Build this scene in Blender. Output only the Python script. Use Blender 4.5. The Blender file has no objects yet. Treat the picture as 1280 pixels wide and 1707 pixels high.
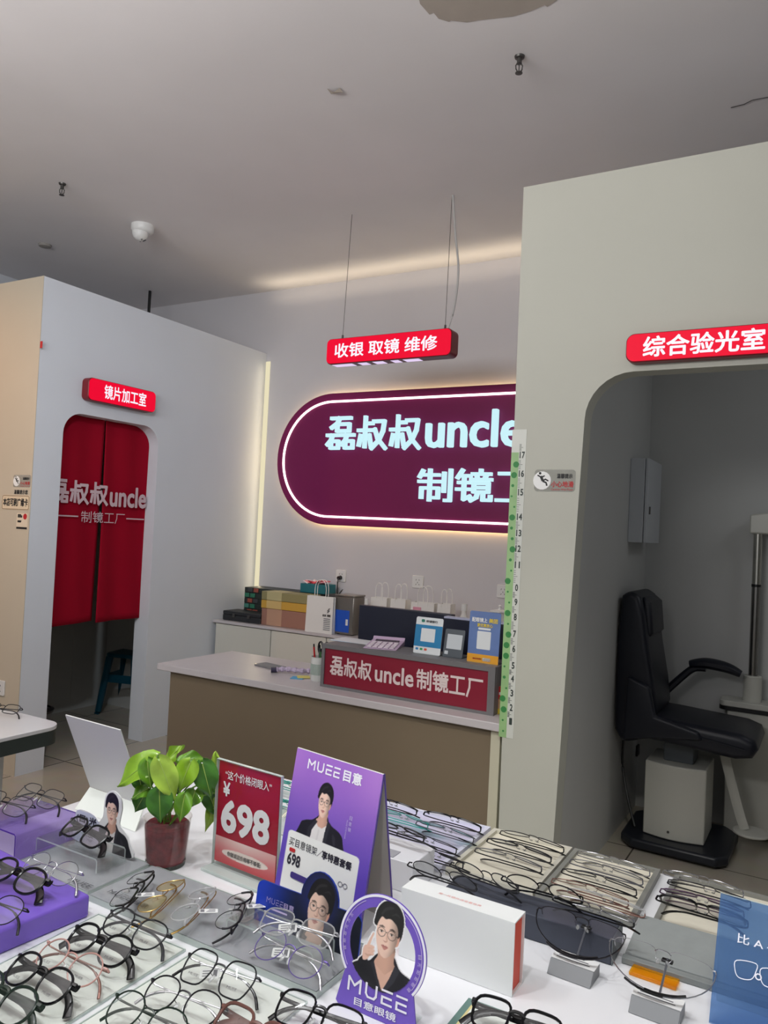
import bpy, math, random
import numpy as np
from mathutils import Vector, Matrix
from mathutils.geometry import tessellate_polygon
random.seed(7)
SC = bpy.context.scene
COL = SC.collection

# ------------------------------------------------------------------ camera
YAW, PIT, ROL, FPX = -5.23621553e-01, 2.31930695e-02, 4.90711616e-02, 1297.75
CAM = Vector((0, 0, 1.5))
_w = Vector((math.sin(YAW)*math.cos(PIT), math.cos(YAW)*math.cos(PIT), math.sin(PIT)))
_r0 = Vector((math.cos(YAW), -math.sin(YAW), 0)); _u0 = _r0.cross(_w)
RT = math.cos(ROL)*_r0 + math.sin(ROL)*_u0
UP = -math.sin(ROL)*_r0 + math.cos(ROL)*_u0
cd = bpy.data.cameras.new('camera'); cam = bpy.data.objects.new('camera', cd); COL.objects.link(cam)
cd.sensor_fit = 'VERTICAL'; cd.sensor_height = 36.0; cd.lens = FPX/1707*36.0
cd.clip_start = .02; cd.clip_end = 100
cam.matrix_world = Matrix(((RT.x, UP.x, -_w.x, CAM.x), (RT.y, UP.y, -_w.y, CAM.y), (RT.z, UP.z, -_w.z, CAM.z), (0, 0, 0, 1)))
SC.camera = cam
def ray(x, y): return (x-640)/FPX*RT - (y-853.5)/FPX*UP + _w
def pz(x, y, z): d = ray(x, y); return CAM + d*((z-CAM.z)/d.z)       # sight line met with a level surface
def py(x, y, Y): d = ray(x, y); return CAM + d*((Y-CAM.y)/d.y)       # ... with a wall facing the shop
def pxx(x, y, X): d = ray(x, y); return CAM + d*((X-CAM.x)/d.x)      # ... with a side wall

# ------------------------------------------------------------------ world, lights, exposure
wd = bpy.data.worlds.new('world'); SC.world = wd; wd.use_nodes = True
wd.node_tree.nodes['Background'].inputs[0].default_value = (.94, .96, 1.0, 1)
wd.node_tree.nodes['Background'].inputs[1].default_value = .34
SC.view_settings.view_transform = 'Standard'; SC.view_settings.look = 'None'
SC.view_settings.exposure = 0.0; SC.view_settings.gamma = 1.0
SC.view_settings.use_curve_mapping = False
SC.cycles.max_bounces = 8; SC.cycles.transparent_max_bounces = 40; SC.cycles.caustics_reflective = False; SC.cycles.caustics_refractive = False
def spot(name, loc, to, power, col, size=75, rad=.03, blend=.6):
    l = bpy.data.lights.new(name, 'SPOT'); l.energy = power; l.color = col; l.spot_size = math.radians(size); l.spot_blend = blend; l.shadow_soft_size = rad
    o = bpy.data.objects.new(name, l); COL.objects.link(o); o.location = loc
    o.rotation_euler = (Vector(to)-Vector(loc)).to_track_quat('-Z', 'Y').to_euler(); return o
def area(name, loc, to, power, col, sx, sy):
    l = bpy.data.lights.new(name, 'AREA'); l.energy = power; l.color = col; l.shape = 'RECTANGLE'; l.size = sx; l.size_y = sy
    o = bpy.data.objects.new(name, l); COL.objects.link(o); o.location = loc
    o.rotation_euler = (Vector(to)-Vector(loc)).to_track_quat('-Z', 'Y').to_euler(); return o
XB_ = -3.972
COOL, NEUT, WARM = (.95, .98, 1.0), (1, .985, .975), (1, .52, .22)
for i, (x, y, tx, ty, p) in enumerate([(-1.0, .15, -.95, .9, 42), (-.35, .1, -.45, 1.1, 42), (.2, .35, -.1, 1.3, 34), (-1.7, .5, -1.1, 1.1, 24)]):
    spot('table_spot', (x, y, 3.0), (tx, ty, .85), p, COOL, 62, .04)
spot('booth_fill', (-1.3, .9, 3.1), (-3.97, 3.6, 1.6), 110, (.82, .91, 1.0), 66, .06, 1.0)  # added spot, brightens the left booth wall
area('ceiling_fill', (-1.9, -.4, 2.5), (-1.9, .6, 3.37), 82, NEUT, 2.4, .6)  # added unseen panel behind the viewer, throws light onto the ceiling
spot('partition_fill', (-.1, .5, 3.1), (-.98, 2.84, .35), 120, (1, .98, .9), 34, .06, 1.0)  # added to brighten the lower part of the right partition
area('exam_fill', (.7, 3.7, 2.6), (-.6, 4.0, .9), 2.2, (.95, .97, 1.0), .5, .5)  # no lamp known here, added to lift the dark exam room
spot('warm_spot', (-4.6, 1.1, 3.0), (-4.5, 2.84, 1.6), 50, WARM, 80, .05, .9)
area('cove_light', (-2.45, 4.72, 3.16), (-2.45, 4.76, 3.6), 1.5, (1, .84, .6), 2.9, .06).data.spread = math.radians(125)
area('corner_light', (XB_+.07, 4.85, 1.85), (XB_, 4.55, 1.85), .75, (1, .84, .56), .03, 1.8)

# ------------------------------------------------------------------ materials
def lin(c):
    return tuple(((v/255)/12.92 if v <= 10 else (((v/255)+.055)/1.055)**2.4) for v in c)
_M = {}
def mat(name, rgb, rough=.5, metal=0.0, spec=.5, coat=0.0, var=0.0, vscale=6.0, bump=0.0, bscale=80.0, emit=None, estr=0.0):
    if name in _M: return _M[name]
    m = bpy.data.materials.new(name); m.use_nodes = True; nt = m.node_tree; b = nt.nodes['Principled BSDF']
    c = lin(rgb)+(1,)
    b.inputs['Base Color'].default_value = c; b.inputs['Roughness'].default_value = rough; b.inputs['Metallic'].default_value = metal
    b.inputs['Specular IOR Level'].default_value = spec; b.inputs['Coat Weight'].default_value = coat
    if var or bump:
        tc = nt.nodes.new('ShaderNodeTexCoord')
    if var:
        n = nt.nodes.new('ShaderNodeTexNoise'); n.inputs['Scale'].default_value = vscale; n.inputs['Detail'].default_value = 5
        nt.links.new(tc.outputs['Object'], n.inputs['Vector'])
        r = nt.nodes.new('ShaderNodeValToRGB'); r.color_ramp.elements[0].position = .3; r.color_ramp.elements[1].position = .7
        r.color_ramp.elements[0].color = tuple(v*(1-var) for v in c[:3])+(1,); r.color_ramp.elements[1].color = tuple(min(1, v*(1+var)) for v in c[:3])+(1,)
        nt.links.new(n.outputs['Fac'], r.inputs['Fac']); nt.links.new(r.outputs['Color'], b.inputs['Base Color'])
    if bump:
        n2 = nt.nodes.new('ShaderNodeTexNoise'); n2.inputs['Scale'].default_value = bscale; n2.inputs['Detail'].default_value = 4
        nt.links.new(tc.outputs['Object'], n2.inputs['Vector'])
        bp = nt.nodes.new('ShaderNodeBump'); bp.inputs['Strength'].default_value = bump; bp.inputs['Distance'].default_value = .002
        nt.links.new(n2.outputs['Fac'], bp.inputs['Height']); nt.links.new(bp.outputs['Normal'], b.inputs['Normal'])
    if emit:
        b.inputs['Emission Color'].default_value = lin(emit)+(1,); b.inputs['Emission Strength'].default_value = estr
    _M[name] = m; return m
def glassy(name, tint, refl=1.0, rough=.02, haze=0.0, hcol=(255, 255, 255)):
    """thin clear sheet: lets light straight through, mirrors a little at a slant, optional milky share"""
    if name in _M: return _M[name]
    m = bpy.data.materials.new(name); m.use_nodes = True; nt = m.node_tree; nt.nodes.clear()
    out = nt.nodes.new('ShaderNodeOutputMaterial'); tr = nt.nodes.new('ShaderNodeBsdfTransparent'); tr.inputs[0].default_value = lin(tint)+(1,)
    gl = nt.nodes.new('ShaderNodeBsdfGlossy'); gl.inputs['Roughness'].default_value = rough
    lw = nt.nodes.new('ShaderNodeLayerWeight'); lw.inputs['Blend'].default_value = .5
    pw_ = nt.nodes.new('ShaderNodeMath'); pw_.operation = 'POWER'; pw_.inputs[1].default_value = 4.5; nt.links.new(lw.outputs['Facing'], pw_.inputs[0])
    ml = nt.nodes.new('ShaderNodeMath'); ml.operation = 'MULTIPLY_ADD'; ml.inputs[1].default_value = .6*refl; ml.inputs[2].default_value = .045*refl
    nt.links.new(pw_.outputs[0], ml.inputs[0])
    base = tr.outputs[0]
    if haze:
        df = nt.nodes.new('ShaderNodeBsdfDiffuse'); df.inputs[0].default_value = lin(hcol)+(1,)
        mh = nt.nodes.new('ShaderNodeMixShader'); mh.inputs[0].default_value = haze
        nt.links.new(tr.outputs[0], mh.inputs[1]); nt.links.new(df.outputs[0], mh.inputs[2]); base = mh.outputs[0]
    mx = nt.nodes.new('ShaderNodeMixShader'); nt.links.new(ml.outputs[0], mx.inputs[0]); nt.links.new(base, mx.inputs[1]); nt.links.new(gl.outputs[0], mx.inputs[2])
    nt.links.new(mx.outputs[0], out.inputs[0]); _M[name] = m; return m
def glow(name, rgb, s):
    return mat(name, tuple(v*.35 for v in rgb), .5, spec=.15, emit=rgb, estr=s)
def printed():
    if 'print' in _M: return _M['print']
    m = bpy.data.materials.new('printed_card'); m.use_nodes = True; nt = m.node_tree; b = nt.nodes['Principled BSDF']
    a = nt.nodes.new('ShaderNodeVertexColor'); a.layer_name = 'Col'; nt.links.new(a.outputs[0], b.inputs['Base Color'])
    b.inputs['Roughness'].default_value = .32; _M['print'] = m; return m

# ------------------------------------------------------------------ scene bookkeeping
def tag(o, label, cat, group=None):
    o['label'] = label; o['category'] = cat
    if group: o['group'] = group
    return o
def thing(name, label, cat, loc=(0, 0, 0), rz=0.0, group=None):
    o = bpy.data.objects.new(name, None); COL.objects.link(o); o.empty_display_size = .05
    o.location = loc; o.rotation_euler = (0, 0, rz); return tag(o, label, cat, group)
class B:
    def __init__(s): s.v = []; s.f = []; s.m = []
    def add(s, vs, fs, mi=0, M=None):
        k = len(s.v)
        for p in vs:
            p = Vector(p); s.v.append(tuple(M @ p) if M else tuple(p))
        for q in fs: s.f.append(tuple(k+i for i in q)); s.m.append(mi)
        return s
    def box(s, x0, x1, y0, y1, z0, z1, mi=0, M=None):
        return s.add([(x0, y0, z0), (x1, y0, z0), (x1, y1, z0), (x0, y1, z0), (x0, y0, z1), (x1, y0, z1), (x1, y1, z1), (x0, y1, z1)],
                     [(3, 2, 1, 0), (4, 5, 6, 7), (0, 1, 5, 4), (1, 2, 6, 5), (2, 3, 7, 6), (3, 0, 4, 7)], mi, M)
    def cbox(s, c, d, mi=0, M=None):
        return s.box(c[0]-d[0]/2, c[0]+d[0]/2, c[1]-d[1]/2, c[1]+d[1]/2, c[2]-d[2]/2, c[2]+d[2]/2, mi, M)
    def quad(s, a, b, c, d, mi=0): return s.add([a, b, c, d], [(0, 1, 2, 3)], mi)
    def prism(s, poly, mp, d0, d1, mi=0, holes=(), M=None):
        """poly (and holes) in a plane, mp(a, b, d) -> xyz, pushed from d0 to d1"""
        loops = [list(poly)]+[list(h) for h in holes]; fl = [p for l in loops for p in l]; n = len(fl)
        if holes: tri = [tuple(t) for t in tessellate_polygon([[Vector((a, b, 0)) for a, b in l] for l in loops])]
        else: tri = [tuple(range(n))]
        vs = [mp(a, b, d0) for a, b in fl]+[mp(a, b, d1) for a, b in fl]
        fs = [tuple(reversed(t)) for t in tri]+[tuple(i+n for i in t) for t in tri]
        k = 0
        for l in loops:
            m = len(l)
            for i in range(m): fs.append((k+i, k+(i+1) % m, n+k+(i+1) % m, n+k+i))
            k += m
        return s.add(vs, fs, mi, M)
    def tube(s, path, ra, rb=None, n=6, closed=False, mi=0, M=None, up=(0, 0, 1), caps=True):
        """ra across (side), rb along up; either may be a list, one per point"""
        P = [Vector(p) for p in path]; N = len(P); rb = ra if rb is None else rb; upv = Vector(up); vs = []; fs = []
        for i, p in enumerate(P):
            a = P[(i-1) % N] if (closed or i > 0) else p; b = P[(i+1) % N] if (closed or i < N-1) else p
            t = (b-a); t = t.normalized() if t.length > 1e-9 else Vector((1, 0, 0))
            u = upv if abs(t.dot(upv)) < .97 else (Vector((0, 1, 0)) if abs(t.y) < .9 else Vector((1, 0, 0)))
            sd = t.cross(u).normalized(); u2 = sd.cross(t).normalized()
            A = ra[i] if isinstance(ra, (list, tuple)) else ra; Bb = rb[i] if isinstance(rb, (list, tuple)) else rb
            for k in range(n):
                th = 2*math.pi*(k+.5)/n
                vs.append(p+sd*(A*math.cos(th))+u2*(Bb*math.sin(th)))
        m = N if closed else N-1
        for i in range(m):
            j = (i+1) % N
            for k in range(n): fs.append((i*n+k, i*n+(k+1) % n, j*n+(k+1) % n, j*n+k))
        if not closed and caps: fs.append(tuple(reversed(range(n)))); fs.append(tuple((N-1)*n+k for k in range(n)))
        return s.add(vs, fs, mi, M)
    def lathe(s, prof, n=24, c=(0, 0, 0), mi=0, M=None, cap0=True, cap1=True):
        vs = []; fs = []
        for r, z in prof:
            for k in range(n): th = 2*math.pi*k/n; vs.append((c[0]+r*math.cos(th), c[1]+r*math.sin(th), c[2]+z))
        for i in range(len(prof)-1):
            for k in range(n): fs.append((i*n+k, i*n+(k+1) % n, (i+1)*n+(k+1) % n, (i+1)*n+k))
        if cap0: fs.append(tuple(reversed(range(n))))
        if cap1: fs.append(tuple((len(prof)-1)*n+k for k in range(n)))
        return s.add(vs, fs, mi, M)
    def ball(s, c, r, n=10, mi=0, M=None):
        r = (r, r, r) if not isinstance(r, (tuple, list)) else r
        prof = [(math.sin(math.pi*i/n), -math.cos(math.pi*i/n)) for i in range(n+1)]
        vs = []; fs = []; k2 = n+4
        for a, z in prof:
            for k in range(k2): th = 2*math.pi*k/k2; vs.append((c[0]+r[0]*max(a, 1e-4)*math.cos(th), c[1]+r[1]*max(a, 1e-4)*math.sin(th), c[2]+r[2]*z))
        for i in range(n):
            for k in range(k2): fs.append((i*k2+k, i*k2+(k+1) % k2, (i+1)*k2+(k+1) % k2, (i+1)*k2+k))
        return s.add(vs, fs, mi, M)
    def build(s, name, mats, parent=None, smooth=True, bevel=0.0, ang=.6, seg=2):
        me = bpy.data.meshes.new(name); me.from_pydata(s.v, [], s.f)
        mats = mats if isinstance(mats, (list, tuple)) else [mats]
        for m in mats: me.materials.append(m)
        if len(mats) > 1: me.polygons.foreach_set('material_index', s.m)
        me.validate(); me.update()
        if smooth: me.shade_smooth(); me.set_sharp_from_angle(angle=ang)
        o = bpy.data.objects.new(name, me); COL.objects.link(o)
        if parent: o.parent = parent
        if bevel:
            b = o.modifiers.new('bevel', 'BEVEL'); b.width = bevel; b.segments = seg; b.limit_method = 'ANGLE'; b.angle_limit = .7
        return o
def struct(b, name, m, **k):
    o = b.build(name, m, **k); o['kind'] = 'structure'; return o
def rrect(w, h, r, n=6, cx=0.0, cy=0.0):
    out = []
    for (sx, sy, a0) in ((1, 1, 0), (-1, 1, 90), (-1, -1, 180), (1, -1, 270)):
        for i in range(n+1):
            a = math.radians(a0+90*i/n); out.append((cx+sx*(w/2-r)+r*math.cos(a), cy+sy*(h/2-r)+r*math.sin(a)))
    return out
XZ = lambda a, b, d: (a, d, b)
YZ = lambda a, b, d: (d, a, b)
XY = lambda a, b, d: (a, b, d)
def bez(p, n=12):
    """smooth curve through points"""
    P = [Vector(q) for q in p]; out = []
    for i in range(len(P)-1):
        a = P[max(i-1, 0)]; b = P[i]; c = P[i+1]; d = P[min(i+2, len(P)-1)]
        for k in range(n):
            t = k/n; out.append(.5*((2*b)+(c-a)*t+(2*a-5*b+4*c-d)*t*t+(3*b-a-3*c+d)*t**3))
    out.append(P[-1]); return out

# ------------------------------------------------------------------ lettering
def _place(vs, o, r, u, w, h, dz, keep):
    A = np.array(vs, dtype=float).reshape(-1, 3); lo = A.min(0); hi = A.max(0); sx = w/max(hi[0]-lo[0], 1e-6); sy = (h/max(hi[1]-lo[1], 1e-6)) if h else sx
    o = Vector(o); r = Vector(r).normalized(); u = Vector(u).normalized(); n = r.cross(u)
    return [tuple(o+r*((p[0]-lo[0])*sx)+u*((p[1]-lo[1])*sy)+n*((p[2]-lo[2])*(1 if keep else sx)+dz)) for p in A]
def text(body, m, parent, o, r, u, w, h=None, bold=.0, name='lettering', lift=.0006, depth=0.0, space=1.0):
    """writing fitted to a w x h field whose lower left corner is o, along r and u"""
    c = bpy.data.curves.new('t', 'FONT'); c.body = body; c.size = 1; c.extrude = depth/2; c.space_character = space; c.resolution_u = 3
    to = bpy.data.objects.new('t', c); COL.objects.link(to); dg = bpy.context.evaluated_depsgraph_get(); dg.update()
    me = bpy.data.meshes.new_from_object(to.evaluated_get(dg)); bpy.data.objects.remove(to); bpy.data.curves.remove(c)
    vs = [v.co[:] for v in me.vertices]; fs = [tuple(p.vertices) for p in me.polygons]; bpy.data.meshes.remove(me)
    if bold:      # heavier strokes: the outline laid down again all round itself
        base, bf = vs, fs; vs, fs = list(base), list(bf)
        for k in range(8):
            a = k*math.pi/4; n = len(vs); vs += [(p[0]+bold*math.cos(a), p[1]+bold*math.sin(a), p[2]-(k+1)*2e-5) for p in base]; fs += [tuple(n+i for i in f) for f in bf]
    b = B(); b.add(_place(vs, o, r, u, w, h, lift, True), fs)
    return b.build(name, m, parent, smooth=False)
GL = {
 '石': [[(0, 1), (1, 1)], [(.42, 1), (.3, .62), (0, .3)], [(.3, .55), (.95, .55), (.95, .04), (.3, .04), (.3, .55)]],
 '叔': [[(.24, 1), (.24, .05)], [(.24, .8), (.5, .8)], [(.0, .58), (.53, .58)], [(.08, .42), (.02, .1)], [(.4, .42), (.47, .1)], [(.56, .86), (.94, .86), (.9, .55), (.76, .25), (.5, .0)], [(.6, .6), (.72, .3), (1, .0)]],
 '制': [[(.1, .98), (.0, .78)], [(.06, .84), (.6, .84)], [(.0, .62), (.66, .62)], [(.33, 1), (.33, .0)], [(.07, .08), (.07, .4), (.6, .4), (.6, .08), (.5, .08)], [(.78, .9), (.78, .3)], [(.98, 1), (.98, .0), (.84, .0)]],
 '镜': [[(.14, 1), (.0, .76)], [(.1, .82), (.38, .82)], [(.05, .6), (.36, .6)], [(.0, .38), (.38, .38)], [(.2, .8), (.2, .05), (.38, .15)], [(.7, 1), (.7, .9)], [(.46, .88), (.97, .88)], [(.57, .84), (.6, .74)], [(.86, .84), (.82, .74)], [(.42, .7), (1, .7)], [(.5, .58), (.93, .58), (.93, .3), (.5, .3), (.5, .58)], [(.5, .44), (.93, .44)], [(.62, .28), (.58, .12), (.42, .02)], [(.78, .28), (.78, .04), (1, .04), (1, .16)]],
 '工': [[(.06, .9), (.94, .9)], [(.5, .9), (.5, .05)], [(.0, .05), (1, .05)]],
 '厂': [[(.12, .9), (1, .9)], [(.16, .9), (.15, .45), (.0, .0)]],
 'M': [[(0, 0), (0, 1), (.5, .45), (1, 1), (1, 0)]],
 'U': [[(0, 1), (0, .25), (.2, 0), (.8, 0), (1, .25), (1, 1)]],
 'E': [[(0, 1), (.95, 1)], [(0, .5), (.9, .5)], [(0, .38), (0, 0), (.95, 0)]],
}
def strokes(seq, t, adv=1.18, aspect=1.0):
    """squared-off sign lettering: each entry is (glyph, x offset, y offset, sx, sy)"""
    quads = []
    for g, x, y, sx, sy in seq:
        for pl in GL[g]:
            for i in range(len(pl)-1):
                a = Vector((x+pl[i][0]*sx, y+pl[i][1]*sy)); b = Vector((x+pl[i+1][0]*sx, y+pl[i+1][1]*sy)); d = (b-a).normalized(); n = Vector((-d.y, d.x))*t
                e0 = t*(.95 if i == 0 else .7); e1 = t*(.95 if i == len(pl)-2 else .7)
                a = a-d*e0; b = b+d*e1; quads.append((a-n, b-n, b+n, a+n))
    return quads
def glyphs(word):
    out = []; x = 0.0
    for c in word:
        if c == '磊':
            out += [('石', x+.14, .56, .72, .44), ('石', x, .0, .44, .44), ('石', x+.56, .0, .44, .44)]
            x += 1.2
        else:
            out.append((c, x, 0, 1, 1)); x += 1.2
    return out
def block(word, m, parent, o, r, u, w, h, t=.06, name='lettering', lift=.0006, depth=0.0, seq=None):
    vs = []; fs = []
    for k, q in enumerate(strokes(seq or glyphs(word), t)):
        n = len(vs); e = k*1e-5 if not depth else 0
        if depth:
            vs += [(p.x, p.y, 0) for p in q]+[(p.x, p.y, depth-k*2e-5) for p in q]
            fs += [(n+4, n+5, n+6, n+7)]+[(n+i, n+(i+1) % 4, n+4+(i+1) % 4, n+4+i) for i in range(4)]
        else:
            vs += [(p.x, p.y, e) for p in q]; fs.append((n, n+1, n+2, n+3))
    b = B(); b.add(_place(vs, o, r, u, w, h, lift, True), fs)
    return b.build(name, m, parent, smooth=False)
def muee(m, parent, o, r, u, w, h, name='lettering', t=.07, lift=.0008):
    return block('', m, parent, o, r, u, w, h, t, name, lift, seq=[('M', 0, 0, 1, 1), ('U', 1.5, 0, .85, 1), ('E', 2.85, 0, .8, 1), ('E', 4.05, 0, .8, 1)])
# ------------------------------------------------------------------ the setting
YB, XB, YP, ZC = 4.88, -3.972, 2.84, 3.37        # back wall, left booth's wall, booth fronts, ceiling
WALL = mat('wall_paint', (214, 218, 224), .75, var=.03, vscale=1.3, bump=.08, bscale=120)
WALLW = mat('wall_paint_front', (186, 186, 175), .75, var=.03, vscale=1.3, bump=.08, bscale=120)
def floor_mat():
    m = bpy.data.materials.new('floor_tile'); m.use_nodes = True; nt = m.node_tree; b = nt.nodes['Principled BSDF']
    tc = nt.nodes.new('ShaderNodeTexCoord'); br = nt.nodes.new('ShaderNodeTexBrick'); br.offset = 0; br.squash = 1
    br.inputs['Scale'].default_value = 1; br.inputs['Brick Width'].default_value = .8; br.inputs['Row Height'].default_value = .8; br.inputs['Mortar Size'].default_value = .004
    br.inputs['Color1'].default_value = lin((186, 178, 164))+(1,); br.inputs['Color2'].default_value = lin((180, 172, 158))+(1,); br.inputs['Mortar'].default_value = lin((92, 86, 78))+(1,)
    nt.links.new(tc.outputs['Object'], br.inputs['Vector'])
    no = nt.nodes.new('ShaderNodeTexNoise'); no.inputs['Scale'].default_value = 9; no.inputs['Detail'].default_value = 6; nt.links.new(tc.outputs['Object'], no.inputs['Vector'])
    mx = nt.nodes.new('ShaderNodeMixRGB'); mx.blend_type = 'MULTIPLY'; mx.inputs[0].default_value = .18
    nt.links.new(br.outputs['Color'], mx.inputs[1]); nt.links.new(no.outputs['Color'], mx.inputs[2]); nt.links.new(mx.outputs[0], b.inputs['Base Color'])
    b.inputs['Roughness'].default_value = .22; return m
struct(B().box(-7, 3, -2.5, 6, -.1, 0), 'floor', floor_mat(), smooth=False)
struct(B().box(-7, 3, -2.5, 6, ZC, ZC+.1), 'ceiling', mat('ceiling_paint', (228, 224, 224), .85, var=.05, vscale=.9, bump=.15, bscale=8), smooth=False)
struct(B().box(-7, 3, YB, YB+.1, 0, ZC), 'wall_back', mat('wall_paint_back', (205, 202, 205), .75, var=.03, vscale=1.3, bump=.08, bscale=120), smooth=False)
struct(B().box(-5.85, -5.75, -2.5, YB, 0, ZC), 'wall_left', WALL, smooth=False)
# booth on the left: side wall with the rounded doorway, front wall, lid, inner walls
YZm = lambda a, b, d: (d, a, b)
zt = 2.865
dl, dr, dt, rr = 3.03, 3.782, 2.115, .13
def arch(l, r, t, rad, n=8, lb=None):
    p = [(l if lb is None else lb, -.001)]
    p += [(l+rad-rad*math.cos(math.radians(90*i/n)), t-rad+rad*math.sin(math.radians(90*i/n))) for i in range(n+1)]
    p += [(r-rad+rad*math.sin(math.radians(90*i/n)), t-rad+rad*math.cos(math.radians(90*i/n))) for i in range(n+1)]
    return p+[(r, -.001)]
a = arch(dl, dr, dt, rr)
poly = [(YP+.004, 0), (YP+.004, zt), (YB, zt), (YB, 0)]+list(reversed(a))
def open_wall(b, poly, mp, d0, d1):
    tri = [tuple(t) for t in tessellate_polygon([[Vector((p[0], p[1], 0)) for p in poly]])]; n = len(poly)
    vs = [mp(p[0], p[1], d0) for p in poly]+[mp(p[0], p[1], d1) for p in poly]
    fs = [tuple(reversed(t)) for t in tri]+[tuple(i+n for i in t) for t in tri]+[(i, (i+1) % n, n+(i+1) % n, n+i) for i in range(n)]
    return b.add(vs, fs)
struct(open_wall(B(), poly, YZm, XB-.13, XB), 'wall_booth_left', WALL, ang=.5)
struct(B().box(-5.75, XB, YP, YP+.0035, 0, zt).box(-5.75, XB-.1305, YP+.0036, YP+.08, 0, zt), 'wall_front_left', mat('wall_paint_warmlit', (198, 186, 166), .75, var=.03, vscale=1.3, bump=.08, bscale=120), smooth=False)  # warm lamplight partly put into this paint colour
struct(B().box(-5.75, XB-.13, YP+.08, YB, zt-.1, zt-.02), 'unseen_booth_lid', WALL, smooth=False)  # unseen lid, added to keep the booth interior dark
INN = pz(172, 1172, 0)
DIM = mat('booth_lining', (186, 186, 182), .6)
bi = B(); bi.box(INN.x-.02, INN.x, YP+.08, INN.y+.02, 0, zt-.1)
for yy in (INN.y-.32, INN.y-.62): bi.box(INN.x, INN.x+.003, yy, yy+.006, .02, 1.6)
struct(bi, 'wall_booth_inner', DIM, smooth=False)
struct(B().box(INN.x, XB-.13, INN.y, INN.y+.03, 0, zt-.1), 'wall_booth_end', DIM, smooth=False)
# room on the right: front wall with the wide rounded opening, left inner wall, back, lid
ol, olb, orr, ot, orad = -.806, -.866, .25, 2.112, .17
a = arch(ol, orr, ot, orad, lb=olb)
poly = [(-1.066, 0), (-1.084, zt-.005), (1.6, zt+.0), (1.6, 0)]+list(reversed(a))
struct(open_wall(B(), poly, XZ, YP+.09, YP), 'wall_right', WALLW, ang=.5)
XI, YI = -.93, 4.64
EXWALL = mat('exam_paint', (196, 197, 196), .75, var=.03, vscale=1.3)
struct(B().box(-1.06, XI, YP+.09, YB, 0, zt-.01), 'wall_exam_left', EXWALL, smooth=False)
struct(B().box(XI, 1.6, YI, YI+.1, 0, zt-.01), 'wall_exam_back', EXWALL, smooth=False)
struct(B().box(-1.06, 1.6, YP+.09, YB, zt-.1, zt-.03), 'ceiling_exam', EXWALL, smooth=False)
struct(B().box(1.0, 1.1, YP+.09, YI, 0, zt-.1), 'wall_exam_right', EXWALL, smooth=False)
# peeled patch, flake and crack of the ceiling paint
pp = [(700, 6), (716, 24), (722, 20), (731, 31), (748, 36), (752, 34), (778, 37), (800, 33), (855, 27), (885, 18), (908, 8), (912, 11), (928, 0), (925, -40), (690, -40)]
w = [pz(x, y, ZC-.001) for x, y in pp]
struct(B().prism([(p.x, p.y) for p in w], XY, ZC-.002, ZC+.001), 'trim_1', mat('bare_plaster', (172, 162, 152), .9, var=.05, vscale=9), smooth=False)
pp = [(545, 147), (556, 149), (566, 146), (572, 149), (562, 154), (552, 152)]
w = [pz(x, y, ZC) for x, y in pp]
b = B(); n = len(w); b.add([(p.x, p.y, ZC-.001-.012*(i % 2)) for i, p in enumerate(w)], [tuple(range(n))])
tag(b.build('paint_flake', mat('flake', (150, 140, 130), .9), smooth=False), 'small curled paint flake hanging off the bare middle of the ceiling', 'paint flake')
pp = [(1218, 179.5), (1240, 174), (1254, 167), (1281, 162)]
w = [pz(x, y, ZC-.003) for x, y in pp]
struct(B().tube(w, .0025, .001, n=4), 'trim_2', mat('crack', (60, 58, 56), .9))
for x, y, s in ((75, 408, .05), (252, 480, .03)):
    p = pz(x, y, ZC)
    if s > .04: tag(B().lathe([(.045, 0), (.04, -.014), (.012, -.02)], 18, (p.x, p.y, ZC)).build('junction_cap', mat('cap_grey', (150, 145, 140), .6)), 'small round ceiling cap above the left booth corner', 'ceiling cap')
# ------------------------------------------------------------------ things on the ceiling
CHR = mat('chrome', (150, 148, 145), .25, 1.0); BLK = mat('black_plastic', (18, 18, 20), .35); DK = mat('dark_steel', (92, 90, 88), .4, .8)
WHP = mat('white_plastic', (226, 226, 224), .35)
def sprinkler(x, y, label, s=1.0):
    p = pz(x, y, ZC); t = thing('fire_sprinkler', label, 'sprinkler', (p.x, p.y, ZC), .6, 'ceiling fire sprinklers'); t.scale = (.6, .6, .6)
    B().lathe([(.034, 0), (.03, -.012), (.016, -.016), (.016, -.05)], 18).build('escutcheon', DK, t)
    f = B()
    for sx in (-1, 1): f.tube([(sx*.012, 0, -.045), (sx*.022, 0, -.062), (sx*.02, 0, -.085), (sx*.006, 0, -.108)], .0045, n=6)
    f.tube([(0, 0, -.05), (0, 0, -.105)], .004); f.build('frame', DK, t)
    B().lathe([(.008, -.104), (.024, -.108), (.024, -.112), (.006, -.115)], 14).build('deflector', DK, t)
sprinkler(866, 94, 'metal fire sprinkler on the ceiling above the right partition')
sprinkler(104, 306, 'metal fire sprinkler on the ceiling above the left booth, left of the dome camera')
p = pz(238, 376, ZC); t = thing('security_camera', 'white dome security camera on the ceiling over the left booth', 'security camera', (p.x, p.y, ZC), -.55)
B().lathe([(.072, 0), (.072, -.03), (.062, -.045), (.05, -.05)], 28).build('base', WHP, t)
M = Matrix.Translation((0, -.012, -.05)) @ Matrix.Rotation(.55, 4, 'X')
B().ball((0, 0, 0), .052, 12, M=M).build('dome', WHP, t)
b = B(); b.lathe([(.012, -.0535), (.0118, -.047)], 14, M=M); b.build('lens', BLK, t)
for sx in (-1, 1): B().lathe([(.006, -.052), (.006, -.046)], 10, c=(sx*.02, -.018, .006), M=M).build('infrared_led', DK, t)


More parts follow.
